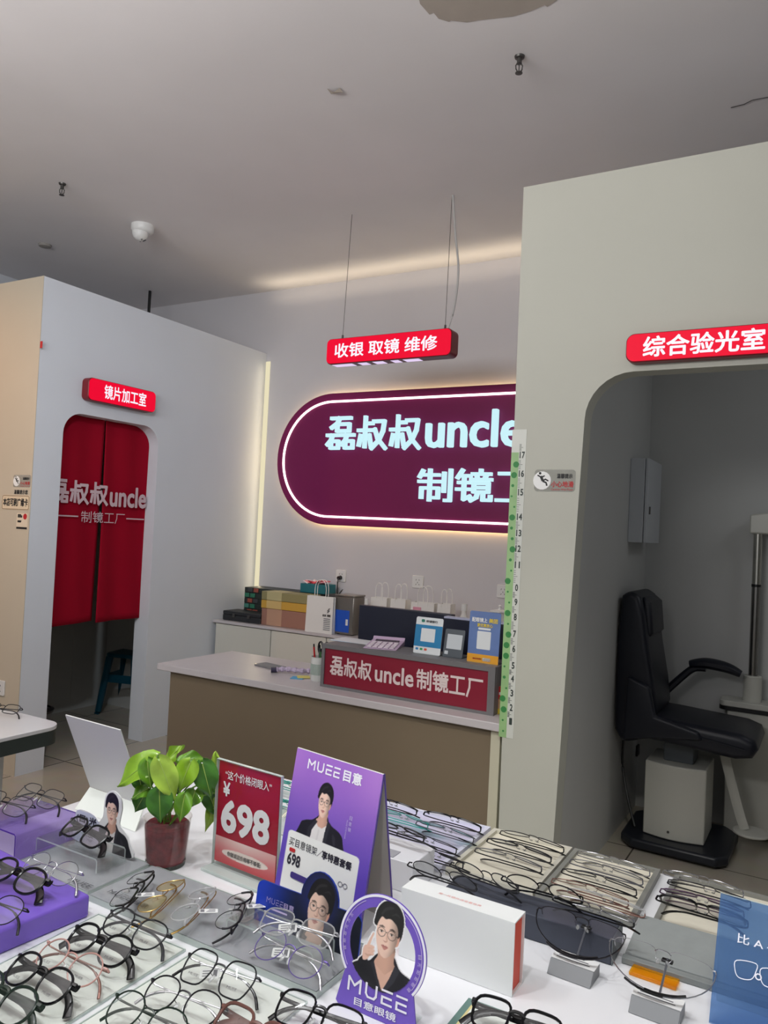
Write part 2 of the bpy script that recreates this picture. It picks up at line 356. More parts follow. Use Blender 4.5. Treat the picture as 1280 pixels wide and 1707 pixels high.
p = pz(250, 485, ZC); tag(B().tube([(p.x, p.y, ZC), (p.x, p.y, 2.84)], .012, n=10).build('threaded_rod', BLK), 'black rod from the ceiling down to the top of the left booth', 'rod')
# ------------------------------------------------------------------ lit signs
RED = glow('sign_red', (238, 0, 46), .95); REDS = mat('sign_side', (120, 10, 26), .4); LTW = glow('sign_white', (244, 242, 255), 1.0)
GREY = mat('sign_edge', (84, 84, 88), .4)
def lightbox(name, label, o, r, w, h, d, words, tx, tw, ty, th, sub=.02):
    """o: middle of the back, r: along the sign"""
    r = Vector(r); ang = math.atan2(r.y, r.x); t = thing(name, label, 'lit sign', o, ang, 'red light box signs')
    B().prism(rrect(w, h, min(.03, h*.3)), XZ, 0, -d).build('case', REDS, t, bevel=.004)
    B().prism(rrect(w-.008, h-.008, min(.028, h*.28)), XZ, -d-.0005, -d-.004).build('face', RED, t)
    text(words, LTW, t, (tx-w/2, -d-.0045, ty-h/2), (1, 0, 0), (0, 0, 1), tw, th, bold=sub, lift=.0008)
    return t
TL, BR = py(545, 566, 3.8), py(753, 597, 3.8)
hx0, hx1, hz0, hz1 = -2.642, -1.824, 2.466, 2.617
hs = lightbox('hanging_sign', 'red lit sign hanging on wires above the cash counter', ((hx0+hx1)/2, 3.89, (hz0+hz1)/2), (1, 0, 0), hx1-hx0, hz1-hz0, .09, '收银 取镜 维修', .06, .675, .034, .085)
b = B()
for x0, x1 in ((-.38, -.24), (-.2, -.14), (-.1, -.03), (.02, .07), (.1, .2)): b.box(x0, x1, -.07, -.012, -(hz1-hz0)/2-.001, -(hz1-hz0)/2)
b.build('light_leak_pattern', glow('leak', (236, 214, 250), .9), hs, smooth=False)
wz = (hz1-hz0)/2
for px_, py_ in ((576, 350), (745, 318)):
    q = pz(px_, py_, ZC); lx = q.x-(hx0+hx1)/2; sx = -.33 if lx < 0 else .345
    B().tube([(lx, -.045, ZC-(hz0+hz1)/2), (sx, -.045, wz+.02)], .0018, n=5).build('suspension_wire', DK, hs)
    B().lathe([(.014, 0), (.014, .008), (.006, .012), (.006, .03)], 10, (sx, -.045, wz)).build('wire_grip', DK, hs)
q = pz(745, 318, ZC); lx = q.x-(hx0+hx1)/2
B().tube(bez([(lx+.005, -.045, ZC-(hz0+hz1)/2), (lx+.03, -.045, .62), (lx+.06, -.045, .4), (lx+.045, -.045, .2), (.36, -.045, wz)], 8), .006, n=6).build('power_cable', mat('cable_grey', (190, 188, 186), .5), hs)
y0 = pxx(145, 657, XB+.05).y; y1 = pxx(257, 677, XB+.05).y
lightbox('door_sign', 'small red lit sign over the curtained doorway of the left booth', (XB, (y0+y1)/2, 2.268), (0, 1, 0), y1-y0, .138, .06, '镜片加工室', .115, y1-y0-.2, .026, .088, .018)
Ys = YP-.045; sxl = py(1043, 580, Ys).x; szt, szb = py(1060, 556, Ys).z, py(1060, 604, Ys).z; txa, txb = py(1072, 575, Ys).x, py(1276, 565, Ys).x; sh_ = szt-szb
lightbox('room_sign', 'red lit sign over the exam room opening on the right', (sxl+.33, YP, (szt+szb)/2), (1, 0, 0), .66, sh_, .045, '综合验光室', txa-sxl, txb-txa, sh_*.14, sh_*.72, .024)
# ------------------------------------------------------------------ big wall sign
cxs, czs, ws, hsn = (-3.76-1.06)/2, 2.01, 2.70, .985
t = thing('wall_sign', 'large plum pill-shaped shop sign with white letters on the back wall', 'shop sign', (cxs, YB, czs))
pill = rrect(ws, hsn, hsn/2-.001, 20)
PLUM = mat('plum_panel', (122, 20, 80), .5, spec=.3)
B().prism(pill, XZ, -.035, -.065).build('panel', PLUM, t, ang=.5)
B().tube([(x, -.018, z) for x, z in rrect(ws-.03, hsn-.03, (hsn-.03)/2-.001, 20)], .008, n=6, closed=True, up=(0, 1, 0)).build('halo_strip', glow('halo', (255, 222, 158), 10.0), t)
B().tube([(x, -.068, z) for x, z in rrect(ws-.125, hsn-.125, (hsn-.125)/2-.001, 20)], .0085, n=6, closed=True, up=(0, 1, 0)).build('neon_line', glow('neon', (255, 244, 236), 3.0), t)
CYW = glow('letter_face', (198, 238, 246), 1.0); LSD = mat('letter_side', (120, 130, 140), .4)
def wallword(p0, p1, words, fn):
    A = py(p0[0], p0[1], YB-.09); C = py(p1[0], p1[1], YB-.09)
    return (A.x-cxs, -.066, A.z-czs), C.x-A.x
xa = py(541, 752, YB-.09); xb = py(700, 748, YB-.09); zt1 = py(600, 692, YB-.09).z; zb1 = py(600, 751, YB-.09).z
block('磊叔叔', [CYW], t, (xa.x-cxs, -.066, zb1-czs), (1, 0, 0), (0, 0, 1), xb.x-xa.x, zt1-zb1, .056, depth=.03)
xc = py(709, 745, YB-.09).x; xd = py(870, 745, YB-.09).x
text('uncle', CYW, t, (xc-cxs, -.066, zb1+.012-czs), (1, 0, 0), (0, 0, 1), xd-xc, (zt1-zb1)*.98, bold=.016, lift=.01, depth=.03)
za = py(760, 838, YB-.09).z; zb = py(760, 780, YB-.09).z; xa = py(693, 838, YB-.09).x; xb = py(815, 838, YB-.09).x
block('制镜工厂', [CYW], t, (xa-cxs, -.066, za-czs), (1, 0, 0), (0, 0, 1), (xb-xa)/2.2*4.6, zb-za, .056, depth=.03)
tag(B().box(XB+.001, XB+.042, YB-.006, YB-.001, .86, 2.80).build('led_strip', glow('warm_strip', (236, 226, 190), .9), smooth=False), 'upright warm light strip in the corner of the left booth and back wall', 'light strip')
# ------------------------------------------------------------------ door curtain and what is inside the booth
t = thing('door_curtain', 'split red fabric door curtain with white writing in the left booth doorway', 'curtain', (XB-.09, 0, 0))
CUR = mat('curtain_red', (150, 12, 36), .85, spec=.08, bump=.2, bscale=600)
def cloth(y0, y1, zb0, zb1, wav):
    b = B(); ny, nz = 24, 30; vs = []; fs = []
    for j in range(nz+1):
        for i in range(ny+1):
            u, v = i/ny, j/nz; y = y0+(y1-y0)*u; zb_ = zb0+(zb1-zb0)*u
            vs.append((.012*math.sin(u*5+wav)*(1-v*.8)+.006*math.sin(u*11+3*v), y, zb_+(2.14-zb_)*v))
    for j in range(nz):
        for i in range(ny): k = j*(ny+1)+i; fs.append((k, k+1, k+ny+2, k+ny+1))
    b.add(vs, fs); o = b.build('panel', CUR, t, ang=2); m = o.modifiers.new('thick', 'SOLIDIFY'); m.thickness = .002; return o
XCt = XB-.09
def cy(x, y): p = pxx(x, y, XCt); return p.y, p.z
cl0 = cy(88, 1046); cl1 = cy(160, 1035); cr0 = cy(165, 1037); cr1 = cy(240, 1029)
mid = cy(170, 800)[0]
cloth(2.96, mid-.004, cl0[1], cl1[1], 0); cloth(mid+.004, 3.80, cr0[1], cr1[1], 2)
CW = mat('curtain_print', (206, 180, 186), .8); XL = .024
A = cy(100, 835); Bq = cy(100, 800)
y0 = cy(88, 820)[0]; y1 = cy(176, 838)[0]; y2 = cy(246, 838)[0]
zb_, zt_ = cy(140, 842)[1], cy(140, 801)[1]
block('磊叔叔', CW, t, (XL, y0-.05, zb_), (0, 1, 0), (0, 0, 1), y1-y0+.05, zt_-zb_, .075)
text('uncle', CW, t, (XL, y1+.01, zb_), (0, 1, 0), (0, 0, 1), cy(240, 838)[0]-y1-.015, (zt_-zb_)*.9, bold=.03)
yb0, yb1 = cy(130, 870)[0], cy(203, 870)[0]; zc0, zc1 = cy(166, 872)[1], cy(166, 853)[1]
block('制镜工厂', CW, t, (XL, yb0, zc0), (0, 1, 0), (0, 0, 1), yb1-yb0, zc1-zc0, .04)
zl = (zc0+zc1)/2
B().box(XL, XL+.0006, 2.98, yb0-.02, zl-.004, zl+.004).box(XL, XL+.0006, yb1+.015, cy(236, 862)[0], zl-.004, zl+.004).build('line_print', CW, t, smooth=False)
# plastic stool
p = pz(208, 1190, 0); t = thing('plastic_stool', 'dark teal plastic stool standing inside the left booth doorway', 'stool', (p.x-.05, p.y+.06, 0), .3)
TEAL = mat('teal_plastic', (8, 68, 86), .4)
B().prism(rrect(.27, .27, .05), XY, .43, .46).build('seat', TEAL, t, bevel=.008)
for sx in (-1, 1):
    for sy in (-1, 1):
        B().tube([(sx*.105, sy*.105, .43), (sx*.15, sy*.15, .02), (sx*.155, sy*.155, 0)], [.028, .024, .026], n=8).build('leg', TEAL, t)
b = B()
for k in range(4):
    a = k*math.pi/2; M = Matrix.Rotation(a, 4, 'Z'); b.box(-.11, .11, .118, .126, .24, .30, M=M)
b.build('brace', TEAL, t)
p = pz(84, 1240, 0); t = thing('waste_bin', 'dark bin half hidden by the left jamb of the booth doorway', 'bin', (XB-.28, 3.12, 0))
B().lathe([(.10, 0), (.13, .27), (.135, .28), (.125, .28), (.098, .01)], 20, cap1=False).build('tub', mat('bin_grey', (90, 90, 92), .5), t)
B().lathe([(.138, .275), (.142, .29), (.12, .30)], 20, cap1=False, cap0=False).build('rim', BLK, t)
# ------------------------------------------------------------------ stickers and sockets
def plane_frame(Y): return (lambda x, y: py(x, y, Y))
CLR = glassy('clear_film', (235, 235, 232), .6, .1, .12)
BKI = mat('black_ink', (22, 22, 24), .6); REDI = mat('red_ink', (190, 36, 40), .6); WHI = mat('white_ink', (238, 238, 236), .6); GRN = mat('green_ink', (60, 150, 70), .6)
def slip_sign(label, Y, x0, x1, y0, y1):
    A, C = py(x0, y1, Y), py(x1, y0, Y); w, h = C.x-A.x, C.z-A.z
    t = thing('caution_sticker', label, 'sticker', (A.x, Y, A.z), 0, 'slip warning stickers')
    B().prism(rrect(w, h, h*.15, cx=w/2, cy=h/2), XZ, -.0005, -.0012).build('film', CLR, t)
    b = B(); b.prism([(w*.19+h*.42*math.cos(k*.35), h*.5+h*.42*math.sin(k*.35)) for k in range(18)], XZ, -.0013, -.0018); b.build('disc', WHI, t)
    b = B(); q = lambda P, r_: b.tube([(w*.19+x*h, -.0021, h*.5+z*h) for x, z in P], r_*h, .0003, n=6, up=(0, 1, 0))
    q([(-.06, .2), (.04, -.02)], .07); q([(.03, -.03), (.2, -.1), (.24, -.24)], .045); q([(.04, -.02), (.16, .06), (.3, -.02)], .04); q([(-.06, .16), (-.22, .24)], .035); q([(-.02, .14), (.12, .22)], .035)
    b.ball((w*.19-.1*h, -.0021, h*.5+.33*h), (.06*h, .0003, .06*h), 8); b.build('slipping_figure', BKI, t)
    text('温馨提示', BKI, t, (w*.55, -.0014, h*.6), (1, 0, 0), (0, 0, 1), w*.38, h*.22, bold=.03)
    text('小心地滑', REDI, t, (w*.42, -.0014, h*.2), (1, 0, 0), (0, 0, 1), w*.54, h*.28, bold=.02)
    text('Caution Wet Floor', REDI, t, (w*.42, -.0014, h*.06), (1, 0, 0), (0, 0, 1), w*.54, h*.09)
slip_sign('clear slip warning sticker on the right partition beside the opening', YP, 890, 960, 783, 819)
slip_sign('slip warning sticker at the top of the three on the warm booth wall', YP, 22, 52, 792, 812)
A, C = py(3, 849, YP), py(50, 826, YP); w, h = C.x-A.x, C.z-A.z
t = thing('card_notice', 'notice of seven bold black characters on the warm booth wall, middle of the stickers', 'sticker', (A.x, YP, A.z))
B().prism(rrect(w, h, h*.15, cx=w/2, cy=h/2), XZ, -.0005, -.002).build('plate', mat('cream_card', (226, 206, 176), .5), t)
B().tube([(x, -.0022, z) for x, z in rrect(w*.97, h*.9, h*.12, cx=w/2, cy=h/2)], .0025, .0006, n=4, closed=True, up=(0, 1, 0)).build('border', mat('bronze_line', (130, 108, 84), .5), t)
text('本店可刷广缘卡', BKI, t, (w*.05, -.0022, h*.24), (1, 0, 0), (0, 0, 1), w*.9, h*.56, bold=.035)
text('温馨提示您', BKI, t, (w*.42, -.0005, h*1.06), (1, 0, 0), (0, 0, 1), w*.5, h*.3, bold=.03)
A, C = py(27, 882, YP), py(47, 856, YP); w, h = C.x-A.x, C.z-A.z
t = thing('payment_sticker', 'white sticker with a red dot and dark bottom band, lowest on the warm booth wall', 'sticker', (A.x, YP, A.z))
B().prism(rrect(w, h, h*.08, cx=w/2, cy=h/2), XZ, -.0005, -.0015).build('film', mat('pale_film', (226, 210, 186), .5), t)
B().prism([(w*.76+w*.17*math.cos(k*.4), h*.8+w*.17*math.sin(k*.4)) for k in range(16)], XZ, -.0016, -.002).build('dot', REDI, t)
B().box(w*.02, w*.98, -.002, -.0016, h*.02, h*.15).build('band', BKI, t, smooth=False)
b = B()
for k, (z, x1) in enumerate(((.9, .4), (.83, .5), (.76, .5), (.52, .45), (.46, .42))): b.box(w*.1, w*x1, -.002, -.0016, h*z-.003, h*z+.003)
b.build('small_print', BKI, t, smooth=False)
p = py(69, 574, YP); tag(B().box(p.x-.008, p.x+.012, YP-.003, YP-.0005, p.z-.022, p.z+.018).build('wall_tab', REDI, bevel=.002), 'tiny red tab stuck near the booth corner high on the warm wall', 'tab')
def socket(label, o, r, group='wall sockets'):
    t = thing('wall_socket', label, 'socket', o, math.atan2(r[1], r[0]), group)
    B().prism(rrect(.086, .086, .006), XZ, -.0005, -.010).build('cover', WHP, t, bevel=.002)
    b = B()
    for x, z, a in ((-.012, .014, .3), (.012, .014, -.3), (0, -.004, 0), (-.012, -.018, .6), (.012, -.018, -.6)):
        b.cbox((0, 0, 0), (.0028, .0012, .010), M=Matrix.Translation((x, -.0106, z)) @ Matrix.Rotation(a, 4, 'Y'))
    b.build('holes', BLK, t, smooth=False); return t
for x, y, l in ((569, 960, 'white wall socket with a black plug above the steel cleaner'), (697, 970, 'white empty wall socket in the middle of the back wall above paper bags'), (839, 986, 'white wall socket on the back wall half behind the height chart')):
    p = py(x, y, YB); sk = socket(l, (p.x, YB, p.z), (1, 0))
    if x == 569: plug_at = p
p = py(1, 1146, YP); socket('white wall socket low on the warm wall of the left booth', (p.x, YP, p.z), (1, 0))
# ------------------------------------------------------------------ height chart
x0, x1 = -1.092+.008, -1.092+.066; zb_, zt_ = py(846, 1230, YP).z, py(869, 716, YP).z; H = zt_-zb_
t = thing('height_chart', 'green and white height chart strip on the edge of the right partition', 'height chart', (x0, YP, zb_)); W = .058
B().box(0, W, -.0012, -.0004, 0, H).build('sheet', mat('chart_white', (206, 208, 200), .5), t, smooth=False)
B().box(0, W*.52, -.0018, -.0012, 0, H*.925).build('green_band', mat('chart_green', (150, 188, 130), .5, var=.15, vscale=7), t, smooth=False)
b = B(); num = ['1', '2', '3', '4', '5', '6', '7', '8', '9', '0', '1', '2', '3', '4', '5', '6', '7']
zs = [py(x, y, YP).z-zb_ for x, y in ((852, 1203), (853, 1180), (855, 1156), (856, 1132), (857, 1110), (857, 1082), (857.5, 1057), (859, 1029), (859.5, 1004), (861, 980), (863, 942), (864, 915), (865, 889), (866, 862), (867, 821), (868, 790), (870, 759))]
for i, (c, z) in enumerate(zip(num, zs)):
    two = '1'+c if i >= 10 else c
    text(two, mat('chart_ink', (52, 62, 58), .6), t, (W*(.58 if len(two) > 1 else .68), -.0013, z-.012), (1, 0, 0), (0, 0, 1), W*(.36 if len(two) > 1 else .2), .026, bold=.03, name='numeral')
    nz = zs[i+1] if i < 16 else z+.06
    for k in range(1, 8): b.box(W*.54, W*(.8 if k == 4 else .68), -.0017, -.0013, z+.014+(nz-z-.028)*k/8-.0007, z+.014+(nz-z-.028)*k/8+.0007)
b.build('scale_marking', mat('chart_ink', (52, 62, 58), .6), t, smooth=False)
b = B(); rd = random.Random(3)
for i in range(26):
    r = rd.choice((.004, .006, .012)); cxx, czz = W*rd.uniform(.14, .4), H*(.02+.9*i/26)
    b.prism([(cxx+r*math.cos(k*.5), czz+r*math.sin(k*.5)) for k in range(12)], XZ, -.0019, -.0022)
b.build('dot_print', mat('chart_dark_green', (52, 130, 66), .6), t, smooth=False)
# ------------------------------------------------------------------ cash counter and the back cabinet
TOPW = mat('laminate_top', (196, 190, 192), .3, var=.02, vscale=12); BRN = mat('taupe_panel', (122, 108, 88), .5, var=.03, vscale=3); LTP = mat('beige_panel', (196, 192, 170), .5)
CT = .78
t = thing('service_counter', 'long white-topped cash counter with a taupe front between booth and partition', 'counter', (-2.0, 3.1, 0))
B().box(-.905, .918, -.26, .30, CT-.032, CT).build('countertop', TOPW, t, bevel=.003)
B().box(-.84, .876, -.23, .27, 0, CT-.0325).build('body', BRN, t, smooth=False)
B().box(.876, .914, -.24, .28, 0, CT-.0325).build('end_panel', LTP, t, smooth=False)
# sign box on the counter
GRYF = mat('grey_frame', (112, 110, 112), .45); BUR = mat('burgundy_panel', (132, 22, 46), .4); CRM = mat('cream_letter', (222, 206, 204), .5)
sx0, sx1, sz = -1.988, -1.150, .194
t = thing('desk_sign', 'burgundy shop name sign in a grey frame on the cash counter', 'sign', ((sx0+sx1)/2, 2.95, CT)); hw = (sx1-sx0)/2
B().prism([(-hw, 0), (hw, 0), (hw, sz), (-hw, sz)], XZ, .20, .004).build('housing', GRYF, t, bevel=.003)
fr = B()
fr.prism([(-hw, 0), (hw, 0), (hw, sz), (-hw, sz)], XZ, .0035, -.008, holes=[[(-hw+.016, .012), (-hw+.016, sz-.02), (hw-.03, sz-.02), (hw-.03, .012)]]); fr.build('frame', GRYF, t, smooth=False)
B().box(-hw+.0162, hw-.0302, -.002, .0035, .0122, sz-.0202).build('panel', BUR, t, smooth=False)
def sxx(x, y): p = py(x, y, 2.947); return p.x-(sx0+sx1)/2, p.z-CT
l0, l1 = sxx(549, 1127), sxx(625, 1102); th = .088
block('磊叔叔', CRM, t, (l0[0], -.002, .057), (1, 0, 0), (0, 0, 1), sxx(619, 1137)[0]-l0[0], th, .066)
text('uncle', CRM, t, (sxx(624, 1137)[0], -.002, .06), (1, 0, 0), (0, 0, 1), sxx(689, 1137)[0]-sxx(624, 1137)[0], th*.86, bold=.022)
block('制镜工厂', CRM, t, (sxx(693, 1140)[0], -.002, .057), (1, 0, 0), (0, 0, 1), sxx(804, 1160)[0]-sxx(693, 1140)[0], th, .066)
ST = CT+sz
# things on the sign box
PAP = mat('paper_white', (226, 228, 232), .6)
p = pz(576, 1070, ST)
for k, (a, dx) in enumerate(((.06, 0), (-.05, .006))):
    o = B().box(-.105, .105, -.06, .06, k*.0016, k*.0016+.0014).build('paper_sheet', PAP if k else mat('paper_blue', (186, 204, 224), .6), smooth=False); o.location = (p.x+dx+.02, p.y+.05, ST+.0006); o.rotation_euler = (0, 0, a)
    tag(o, ['pale blue sheet, lower of the two papers left of the calculator', 'white sheet, upper of the two papers left of the calculator'][k], 'paper')
p = pz(640, 1078, ST); LIL = mat('lilac_plastic', (196, 172, 200), .4)
t = thing('calculator', 'lilac desk calculator on the sign box', 'calculator', (p.x, p.y+.005, ST), .28)
B().prism([(-.095, .002), (.075, .02), (.088, .034), (.088, .03), (.08, .0), (-.095, .0)], lambda a, b_, d: (d, a, b_), -.075, .075).build('body', LIL, t, bevel=.002)
M = Matrix.Translation((0, -.01, .0115)) @ Matrix.Rotation(math.atan(18/170), 4, 'X')
B().box(-.055, .055, .055, .078, .0, .003, M=M).build('display', mat('lcd_dark', (70, 62, 66), .2), t)
kw = mat('key_white', (226, 214, 224), .5)
for r in range(4):
    for c in range(5): B().box(-.062+c*.026, -.042+c*.026, -.075+r*.029, -.055+r*.029, .0005, .0045, M=M).build('key', kw, t, bevel=.001)
def standee(name, label, cat, x0, x1, ytop, ybot, Y, lean, m, zb=ST, base=None):
    A = py(x0, ybot, Y); C = py(x1, ybot, Y); w = abs(C.x-A.x); D = py((x0+x1)/2, ytop, Y); h = D.z-zb
    t = thing(name, label, cat, ((A.x+C.x)/2, Y, zb)); M = Matrix.Rotation(-lean, 4, 'X'); hh = h/math.cos(lean)
    b = B(); b.prism(rrect(w, hh, .008, cy=hh/2), XZ, 0, .003, M=M); b.build('card', m, t, smooth=False)
    b = B(); b.box(-w/2, w/2, -.005, .06, 0, .003); b.box(-w/2, w/2, .003+math.tan(lean)*hh*.6+.002, .006+math.tan(lean)*hh*.6+.002, .003, hh*.45) if lean < .05 else None
    b.build('foot', base or glassy('clear_plastic', (226, 232, 232), 1, .05, .1), t, smooth=False)
    return t, w, hh, M
def on(t, M, x0, x1, z0, z1, m, name, r=.002, lift=.0008):
    b = B(); b.prism(rrect(x1-x0, z1-z0, r, cx=(x0+x1)/2, cy=(z0+z1)/2), XZ, -lift, -lift+.0006, M=M); return b.build(name, m, t, smooth=False)
def txt(t, M, s, x0, z0, w, h, m, bold=.02, lift=.0012):
    o = text(s, m, t, (x0, 0, z0), (1, 0, 0), (0, 0, 1), w, h, bold=bold, lift=lift); o.data.transform(M); return o
CYN = mat('card_cyan', (20, 124, 176), .4); ORG = mat('card_orange', (226, 160, 40), .4); BLP = mat('poster_blue', (96, 122, 176), .45, var=.12, vscale=9); YEL = mat('ink_yellow', (226, 200, 60), .5)
t, w, h, M = standee('payment_card_stand', 'white and blue payment card stand, leftmost of the three on the sign box', 'card stand', 688, 733, 1030, 1092, 3.02, .14, mat('card_white', (222, 226, 228), .4))
on(t, M, -w/2, w/2, h*.2, h*.79, CYN, 'blue_band'); on(t, M, -w*.27, w*.25, h*.34, h*.7, mat('card_white', (222, 226, 228), .4), 'white_field', lift=.0012)
on(t, M, -w*.3, -w*.18, h*.86, h*.94, mat('logo_green', (30, 120, 100), .5), 'logo', r=.004); txt(t, M, '邮储银行', -w*.12, h*.86, w*.42, h*.07, BKI)
for k, c in enumerate(((40, 130, 190), (40, 150, 80), (210, 80, 50))): on(t, M, -w*.42+k*w*.16, -w*.32+k*w*.16, h*.1, h*.16, mat('dot%d' % k, c, .5), 'icon', r=.003)
t, w, h, M = standee('scan_terminal', 'dark slanted card stand with a pale square, middle of the three on the sign box', 'card stand', 737, 770, 1050, 1097, 3.03, .2, mat('slate_plastic', (66, 74, 82), .4), base=mat('slate_plastic', (66, 74, 82), .4))
on(t, M, -w*.36, w*.4, h*.3, h*.82, mat('faded_white', (196, 202, 206), .5), 'white_field'); on(t, M, -w*.42, -w*.24, h*.1, h*.22, mat('faded_white', (196, 202, 206), .5), 'icon')
t, w, h, M = standee('promotion_stand', 'blue and orange poster in a clear stand, rightmost of the three on the sign box', 'card stand', 778, 830, 1020, 1104, 2.99, .06, BLP)
on(t, M, -w/2, w/2, 0, h*.17, ORG, 'orange_band'); on(t, M, -w*.22, w*.22, h*.27, h*.62, mat('card_white', (222, 226, 228), .4), 'white_field', r=.004)
txt(t, M, '配眼镜上', -w*.42, h*.79, w*.5, h*.09, WHI, .03); txt(t, M, '美团', w*.13, h*.79, w*.28, h*.09, YEL, .03); txt(t, M, '更优惠放心', -w*.24, h*.7, w*.5, h*.07, YEL, .03)
on(t, M, -w*.2, w*.2, h*.645, h*.685, mat('card_white', (222, 226, 228), .4), 'pill', r=.003); on(t, M, -w*.32, -w*.04, h*.065, h*.095, REDI, 'line_print', r=.001); on(t, M, 0, w*.25, h*.045, h*.11, mat('card_white', (222, 226, 228), .4), 'pill', r=.003)
# monitors behind
NAVY = mat('monitor_navy', (26, 30, 48), .35)
def monitor(label, x0, x1, y0, y1, Y, edge):
    A, C = py(x0, y0, Y), py(x1, y1, Y); w = C.x-A.x; zt = (A.z+C.z)/2; t = thing('monitor', label, 'monitor', ((A.x+C.x)/2, Y, CT))
    H = zt-CT
    B().box(-w/2, w/2, 0, .04, H-.27, H).build('back_shell', NAVY, t, bevel=.004)
    B().box(-w/2+.004, w/2-.004, .0402, .046, H-.266, H-.004).build('screen', BLK, t, smooth=False)
    B().prism([(-.03, 0), (.03, 0), (.025, H-.2), (-.025, H-.2)], XZ, -.012, .002).build('stand_neck', NAVY, t)
    B().prism(rrect(.22, .16, .03, cy=.06), XY, .0005, .012).build('stand_base', NAVY, t)
    if edge: B().box(-w/2, w/2, -.001, .041, H, H+.008).build('light_bezel', mat('bezel_pale', (176, 180, 204), .4), t)
monitor('wide dark monitor back on the counter behind the calculator', 599, 753, 1007, 1026, 3.3, False)
monitor('dark monitor with pale top edge behind the blue and orange poster', 740, 846, 1032, 1040, 3.22, True)
# phone, pouch, notes, pen cup
p = pz(451, 1112, CT); t = thing('mobile_phone', 'dark grey phone lying on the left half of the counter', 'phone', (p.x, p.y, CT), -.2)
B().prism(rrect(.17, .085, .012), XY, .0005, .0085).build('body', mat('phone_edge', (150, 150, 152), .3, .6), t, bevel=.002)
B().prism(rrect(.164, .079, .010), XY, .0086, .009).build('screen', mat('phone_glass', (88, 86, 86), .08), t)
p = pz(486, 1123, CT); t = thing('tissue_roll', 'crumpled lilac paper roll with a dark cap on the counter by the pen cup', 'paper roll', (p.x, p.y, CT), .55)
pth = bez([(-.075, 0, .016), (-.03, .006, .02), (.03, -.004, .018), (.085, .012, .014)], 6); rr_ = [.014+.004*math.sin(i*1.9) for i in range(len(pth))]
B().tube(pth, rr_, [r*.8 for r in rr_], n=8).build('wrap', mat('lilac_paper', (190, 176, 200), .7, var=.25, vscale=60), t)
B().tube([(-.1, -.004, .014), (-.07, 0, .015)], .013, n=10).build('cap', mat('navy_cap', (50, 44, 70), .4), t)
p = pz(503, 1130, CT)
for k, (c, dx, dz, l) in enumerate((((90, 170, 214), 0, .0005, 'blue sticky note lying under the yellow one by the pen cup'), ((226, 214, 120), .012, .0025, 'yellow sticky note lying on the blue one by the pen cup'))):
    o = B().box(-.03, .03, -.03, .03, 0, .0018).build('sticky_note', mat('note%d' % k, c, .7), smooth=False); o.location = (p.x+dx-.01, p.y-.02+k*.03, CT+dz); o.rotation_euler = (0, 0, .4+.3*k); tag(o, l, 'sticky note')
p = pz(523, 1136, CT); cup = (p.x, p.y+.035); t = thing('pen_cup', 'white cup holding pens and scissors beside the sign box', 'cup', (cup[0], cup[1], CT))
B().lathe([(.034, .0), (.036, .004), (.038, .11), (.040, .112), (.036, .112), (.033, .008)], 24, cap1=False).build('cup', mat('ceramic_white', (216, 218, 214), .3), t)
b = B()
for k in range(14):
    a = -2.6+k*.16; b.cbox((0, 0, 0), (.004, .0012, .05), M=Matrix.Translation((.0382*math.cos(a), .0382*math.sin(a), .055)) @ Matrix.Rotation(a+math.pi/2, 4, 'Z'))
b.build('rib_pattern', mat('cup_green', (170, 186, 176), .4), t)
for dx, dy, h, c, l, n in ((-.02, -.008, .155, (190, 40, 44), 'red pen, leftmost in the white cup', 'pen'), (-.008, .012, .15, (60, 66, 70), 'dark pen behind the red pen in the white cup', 'pen'), (.012, -.01, .138, (70, 120, 70), 'green pen at the front right of the white cup', 'pen')):
    t = thing(n, l, 'pen', (cup[0], cup[1], CT)); B().tube([(dx*.5, dy*.5, .012), (dx*1.3, dy*1.3, h)], .0045, n=8).build('barrel', mat('pen'+l[:4], c, .35), t)
    q = Vector((dx*1.3, dy*1.3, h)); B().tube([q, q+Vector((dx*.05, dy*.05, .014))], .0036, n=8).build('cap', BLK, t)
t = thing('scissors', 'black handled scissors standing in the white cup', 'scissors', (cup[0], cup[1], CT))
for s in (-1, 1):
    B().tube([(.006+s*.003, .008, .01), (.01+s*.004, .01, .115)], .004, .0014, n=4).build('blade', CHR, t)
    B().tube([(.014+s*.018+.012*math.cos(k*.5), .012, .152+.028*math.sin(k*.5)) for k in range(13)], .0042, n=6, closed=True, up=(0, 1, 0)).build('handle', BLK, t)
# red pamphlet box at the far right end of the counter
A, C = py(828, 1190, 2.99), py(843, 1146, 2.99)
t = thing('flyer_box', 'small red and cream carton at the right end of the counter', 'box', (A.x, 2.99, CT)); w = C.x-A.x; h = C.z-CT
B().box(0, w, 0, .05, .0005, h).build('carton', mat('carton_cream', (206, 160, 120), .6), t, smooth=False)
B().box(0, w, -.0012, -.0002, h*.55, h).build('red_panel', REDI, t, smooth=False); B().box(0, w, -.0012, -.0002, .001, h*.2).build('yellow_panel', YEL, t, smooth=False)
B().box(w*.2, w*.8, -.0018, -.0013, h*.7, h*.8).build('label_print', WHI, t, smooth=False)
